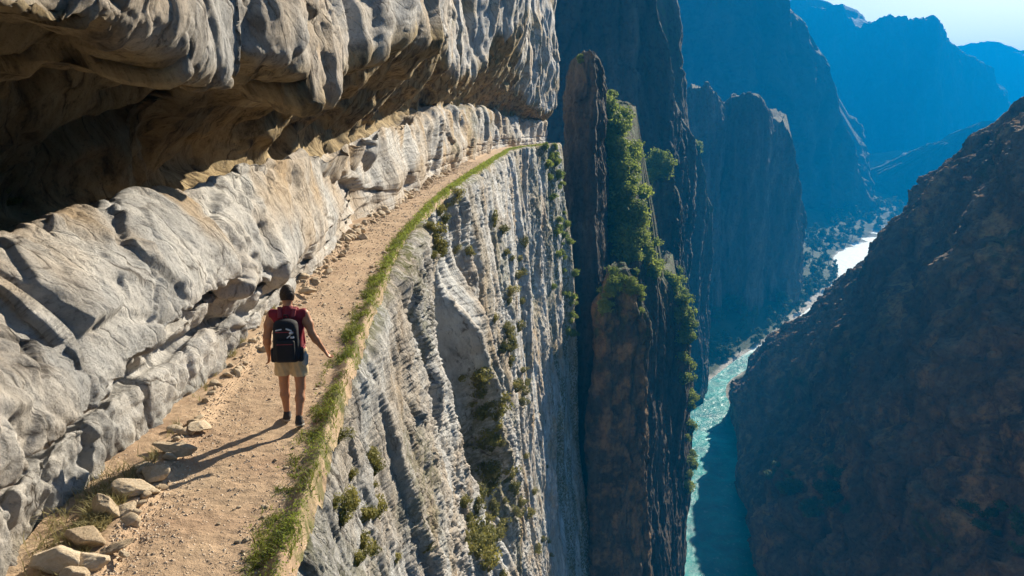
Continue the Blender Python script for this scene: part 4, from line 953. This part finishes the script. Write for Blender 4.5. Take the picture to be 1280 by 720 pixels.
# arms
bd.cap(LS, (-.225, -.03, 1.28), .062, .055, k=.04).cap((-.225, -.03, 1.28), (-.25, -.05, 1.14), .054, .043, k=.03)
bd.cap((-.25, -.05, 1.14), (-.262, -.01, 1.06), .043, .044, k=.03).cap((-.262, -.01, 1.06), (-.262, .055, .905), .043, .027, k=.03)
bd.cap(RS, (.235, -.02, 1.285), .062, .053, k=.04).cap((.235, -.02, 1.285), (.272, -.035, 1.16), .052, .041, k=.03)
bd.cap((.272, -.035, 1.16), (.31, -.02, 1.085), .041, .042, k=.03).cap((.31, -.02, 1.085), (.39, .02, .945), .041, .026, k=.03)
def hand(f, wr, dr, side_, back):
    """palm, four unequal curled fingers and a thumb leaving the side of the palm"""
    wr = np.array(wr); dr = np.array(dr)/np.linalg.norm(dr); sd_ = np.array(side_, float); sd_ -= dr*(sd_@dr); sd_ /= np.linalg.norm(sd_); bk = np.cross(dr, sd_)*back
    for w_ in (-.6, 0, .6): f.cap(wr+sd_*w_*.02, wr+dr*.075+sd_*w_*.035, .016, .0145, k=.015)
    for q_, (w_, l_) in enumerate(((-1, .058), (-.35, .070), (.3, .075), (.95, .066))):
        b0 = wr+dr*.078+sd_*w_*.029; b1 = b0+(dr*.92-bk*.35)*l_*.5; b2 = b1+(dr*.6-bk*.8)*l_*.5+sd_*w_*.002
        f.cap(b0, b1, .0105, .0095, k=.006); f.cap(b1, b2, .0095, .0078, k=.004)
    t0 = wr+dr*.025+sd_*.03; t1 = t0+dr*.03+sd_*.026; t2 = t1+dr*.03+sd_*.004-bk*.01
    f.cap(t0, t1, .0125, .011, k=.01); f.cap(t1, t2, .011, .009, k=.004)
hand(bd, (-.262, .06, .89), (0, .18, -1), (.25, 1, .1), 1); hand(bd, (.398, .024, .931), (.5, .15, -.85), (.0, 1, .1), -1)
# legs
def leg(f, hp, kn, cf, an, he, to):
    f.cap(hp, kn, .092, .056, k=.04); f.cap(kn, cf, .053, .056, k=.03); f.cap(cf, an, .054, .034, k=.03); f.cap(an, he, .034, .032, k=.02); f.cap(he, to, .032, .026, k=.02)
leg(bd, (-.088, .0, .88), (-.105, .075, .49), (-.105, .08, .36), (-.1, .115, .10), (-.1, .10, .045), (-.112, .27, .035))
leg(bd, (.088, .0, .88), (.105, -.02, .49), (.1, -.085, .36), (.092, -.185, .135), (.092, -.2, .085), (.1, -.06, .035))
link('body', bd.mesh('body', M_skin), person)
# clothes
v = Field((-.3, -.2, .8), (.3, .25, 1.52)); trunk(v, .012); v.cap(LS, (-.15, 0, 1.38), .07, k=.02).cap(RS, (.15, 0, 1.38), .07, k=.02)
X, Y, Z = v.full(); v.F = np.maximum(v.F, .87-Z)
v.F = np.maximum(v.F, .07-np.sqrt((X)**2+(Y-.06)**2+((Z-1.52))**2))
for sx in (-1, 1): v.F = np.maximum(v.F, .085-np.sqrt((X-sx*.262)**2+(Y)**2+((Z-1.36)*.62)**2))
link('vest', v.mesh('vest', M_vest), person)
v = Field((-.3, -.25, .5), (.3, .3, 1.02)); v.cap((-.075, 0, .93), (.075, 0, .93), .124, k=.02).ell((0, 0, .99), (.155, .118, .1), k=.03)
v.cap((-.09, 0, .86), (-.105, .05, .58), .108, .098, k=.03).cap((.09, 0, .86), (.107, -.012, .58), .108, .098, k=.03)
X, Y, Z = v.full(); v.F = np.maximum(np.maximum(v.F+.004*np.sin(X*90+Z*25), .635-Z+.0*X), Z-.98); link('shorts', v.mesh('shorts', M_short), person)
v = Field((-.14, -.12, 1.5), (.14, .2, 1.82)); v.ell(hc+(0, -.004, .006), (.086, .103, .122), k=.01); X, Y, Z = v.full()
v.F = v.F+.004*np.sin(X*190+Z*60)*np.sin(Y*170+Z*150)+.002*np.sin(X*420)*np.sin(Z*380)
v.F = np.maximum(v.F, np.minimum((Y-hc[1]-.02)*.9, hc[2]+.055-Z+.0*Y)); v.F = np.maximum(v.F, hc[2]-.075-Z-.3*(Y-hc[1])); link('hair', v.mesh('hair', M_hair), person)
for hl, to, sfx in (((-.1, .09, .05), (-.113, .265, .04), 0), ((.092, -.205, .088), (.1, -.07, .04), 1)):
    hl, to = np.array(hl), np.array(to); v = Field(np.minimum(hl, to)-.09, np.maximum(hl, to)+.12); an = hl+np.array((0, .02, .055))
    v.cap(hl, to, .043, .036, k=.02).cap(hl, an, .043, .042, k=.02); X, Y, Z = v.full()
    sh_ = link('shoe', v.mesh('shoe', M_shoe), person)
    v = Field(np.minimum(hl, to)-.09, np.maximum(hl, to)+.09); dn = np.array((0, .0, -.026))
    v.cap(hl+dn, to+dn, .045, .038, k=.01); X, Y, Z = v.full(); tq = (Y-hl[1])/(to[1]-hl[1]); zl = (hl[2]+(to[2]-hl[2])*tq)
    v.F = np.maximum(np.maximum(v.F, Z-(zl-.02)), (zl-.05)-Z); link('sole', v.mesh('sole', M_sole), sh_)
for sx in (-1, 1):
    v = Field(hc+(sx*.03-.02, .06, -.01), hc+(sx*.03+.02, .11, .03), .003); v.ell(hc+(sx*.03, .083, .012), (.011, .007, .007), k=.001); link('eye', v.mesh('eye', M_eye), person)
person['label'] = 'hiker in dark red vest and tan shorts walking away along the path'; person['category'] = 'person'
COL.objects.link(person)
# backpack on the hiker's back
pack = bpy.data.objects.new('backpack', None); COL.objects.link(pack)
pack['label'] = 'black backpack with pale reflective marks worn on the hiker\'s back'; pack['category'] = 'backpack'
v = Field((-.26, -.42, .76), (.26, .0, 1.5)); v.rbox((0, -.205, 1.11), (.15, .095, .245), .07, taper=-.08); v.ell((0, -.2, 1.335), (.135, .095, .06), k=.03)
bag = link('bag', v.mesh('bag', M_pack), pack)
v = Field((-.2, -.42, .8), (.2, -.2, 1.3)); v.rbox((0, -.295, 1.03), (.112, .045, .14), .04); pk = link('front_pocket', v.mesh('front_pocket', M_pack), pack)
for zz, ww in ((1.115, .085), (1.255, .10)):
    v = Field((-.16, -.37, zz-.03), (.16, -.27, zz+.03), .004); v.cap((-ww, -.335 if zz < 1.2 else -.296, zz), (ww, -.335 if zz < 1.2 else -.296, zz), .007, k=.001); link('zip', v.mesh('zip', M_trim), pack)
v = Field((-.25, -.33, .78), (.25, -.1, 1.0))
for sx in (-1, 1):
    w_ = Field((sx*.16-.06, -.28, .86), (sx*.16+.06, -.1, 1.08)); w_.rbox((sx*.155, -.19, .95), (.032, .05, .085), .025); link('side_pocket', w_.mesh('side_pocket', M_pack), pack)
    w_ = Field((min(0, sx*.3), -.2, .95), (max(0, sx*.3), .22, 1.53)); ch_ = [(.075, -.13, 1.40), (.085, -.07, 1.475), (.095, .0, 1.487), (.10, .085, 1.44), (.115, .14, 1.3), (.145, .11, 1.14), (.17, -.0, 1.03), (.155, -.12, 1.0)]
    for a, b in zip(ch_[:-1], ch_[1:]):
        for o_ in (-.014, 0, .014): w_.cap((sx*(a[0]+o_), a[1], a[2]), (sx*(b[0]+o_), b[1], b[2]), .011 if b[2] > 1.2 else .007, k=.006)
    link('shoulder_strap', w_.mesh('shoulder_strap', M_trim), pack)
w_ = Field((-.07, -.24, 1.36), (.07, -.08, 1.5), .004)
for a, b in (((-.025, -.14, 1.39), (-.02, -.15, 1.43)), ((-.02, -.15, 1.43), (.02, -.15, 1.43)), ((.02, -.15, 1.43), (.025, -.14, 1.39))): w_.cap(a, b, .007, k=.003)
link('haul_loop', w_.mesh('haul_loop', M_pack), pack)
hb = Field((-.22, -.24, .86), (.22, .2, .97))
pts_ = [(.155*math.cos(a)+0, .005+.135*math.sin(a), .915) for a in np.linspace(-2.2, -2.2+6.283, 25)]
for a, b in zip(pts_[:-1], pts_[1:]): hb.cap(a, b, .013, k=.004)
link('hip_belt', hb.mesh('hip_belt', M_pack), pack)
for (x_, z_, w1, h1, tl) in ((-.065, 1.285, .03, .009, .2), (.05, 1.285, .028, .012, -.4), (.075, 1.245, .01, .022, .2), (.045, 1.20, .022, .008, .7), (.085, 1.19, .009, .02, 0)):
    w_ = Field((x_-.05, -.36, z_-.05), (x_+.05, -.25, z_+.05), .004); a = np.array((x_-w1*math.cos(tl), -.300, z_-w1*math.sin(tl))); b = np.array((x_+w1*math.cos(tl), -.300, z_+w1*math.sin(tl)))
    w_.cap(a, b, h1*.6+.003, k=.001); link('reflective_mark', w_.mesh('reflective_mark', M_refl), pack)
bt = Field((.14, -.3, .78), (.3, -.1, 1.02), .005); bt.cap((.195, -.17, .83), (.205, -.17, .92), .036, .034, k=.005).cap((.205, -.17, .93), (.208, -.17, .965), .018, .016, k=.008)
bo = link('water_bottle', bt.mesh('water_bottle', M_bot), None); bo['label'] = 'grey water bottle hanging at the hiker\'s right hip below the backpack'; bo['category'] = 'bottle'
for o in (person, pack, bo):
    o.location = (hx, hy, HZ); o.rotation_euler = (0, 0, math.radians(6)); o.scale = (.94, .94, .92)
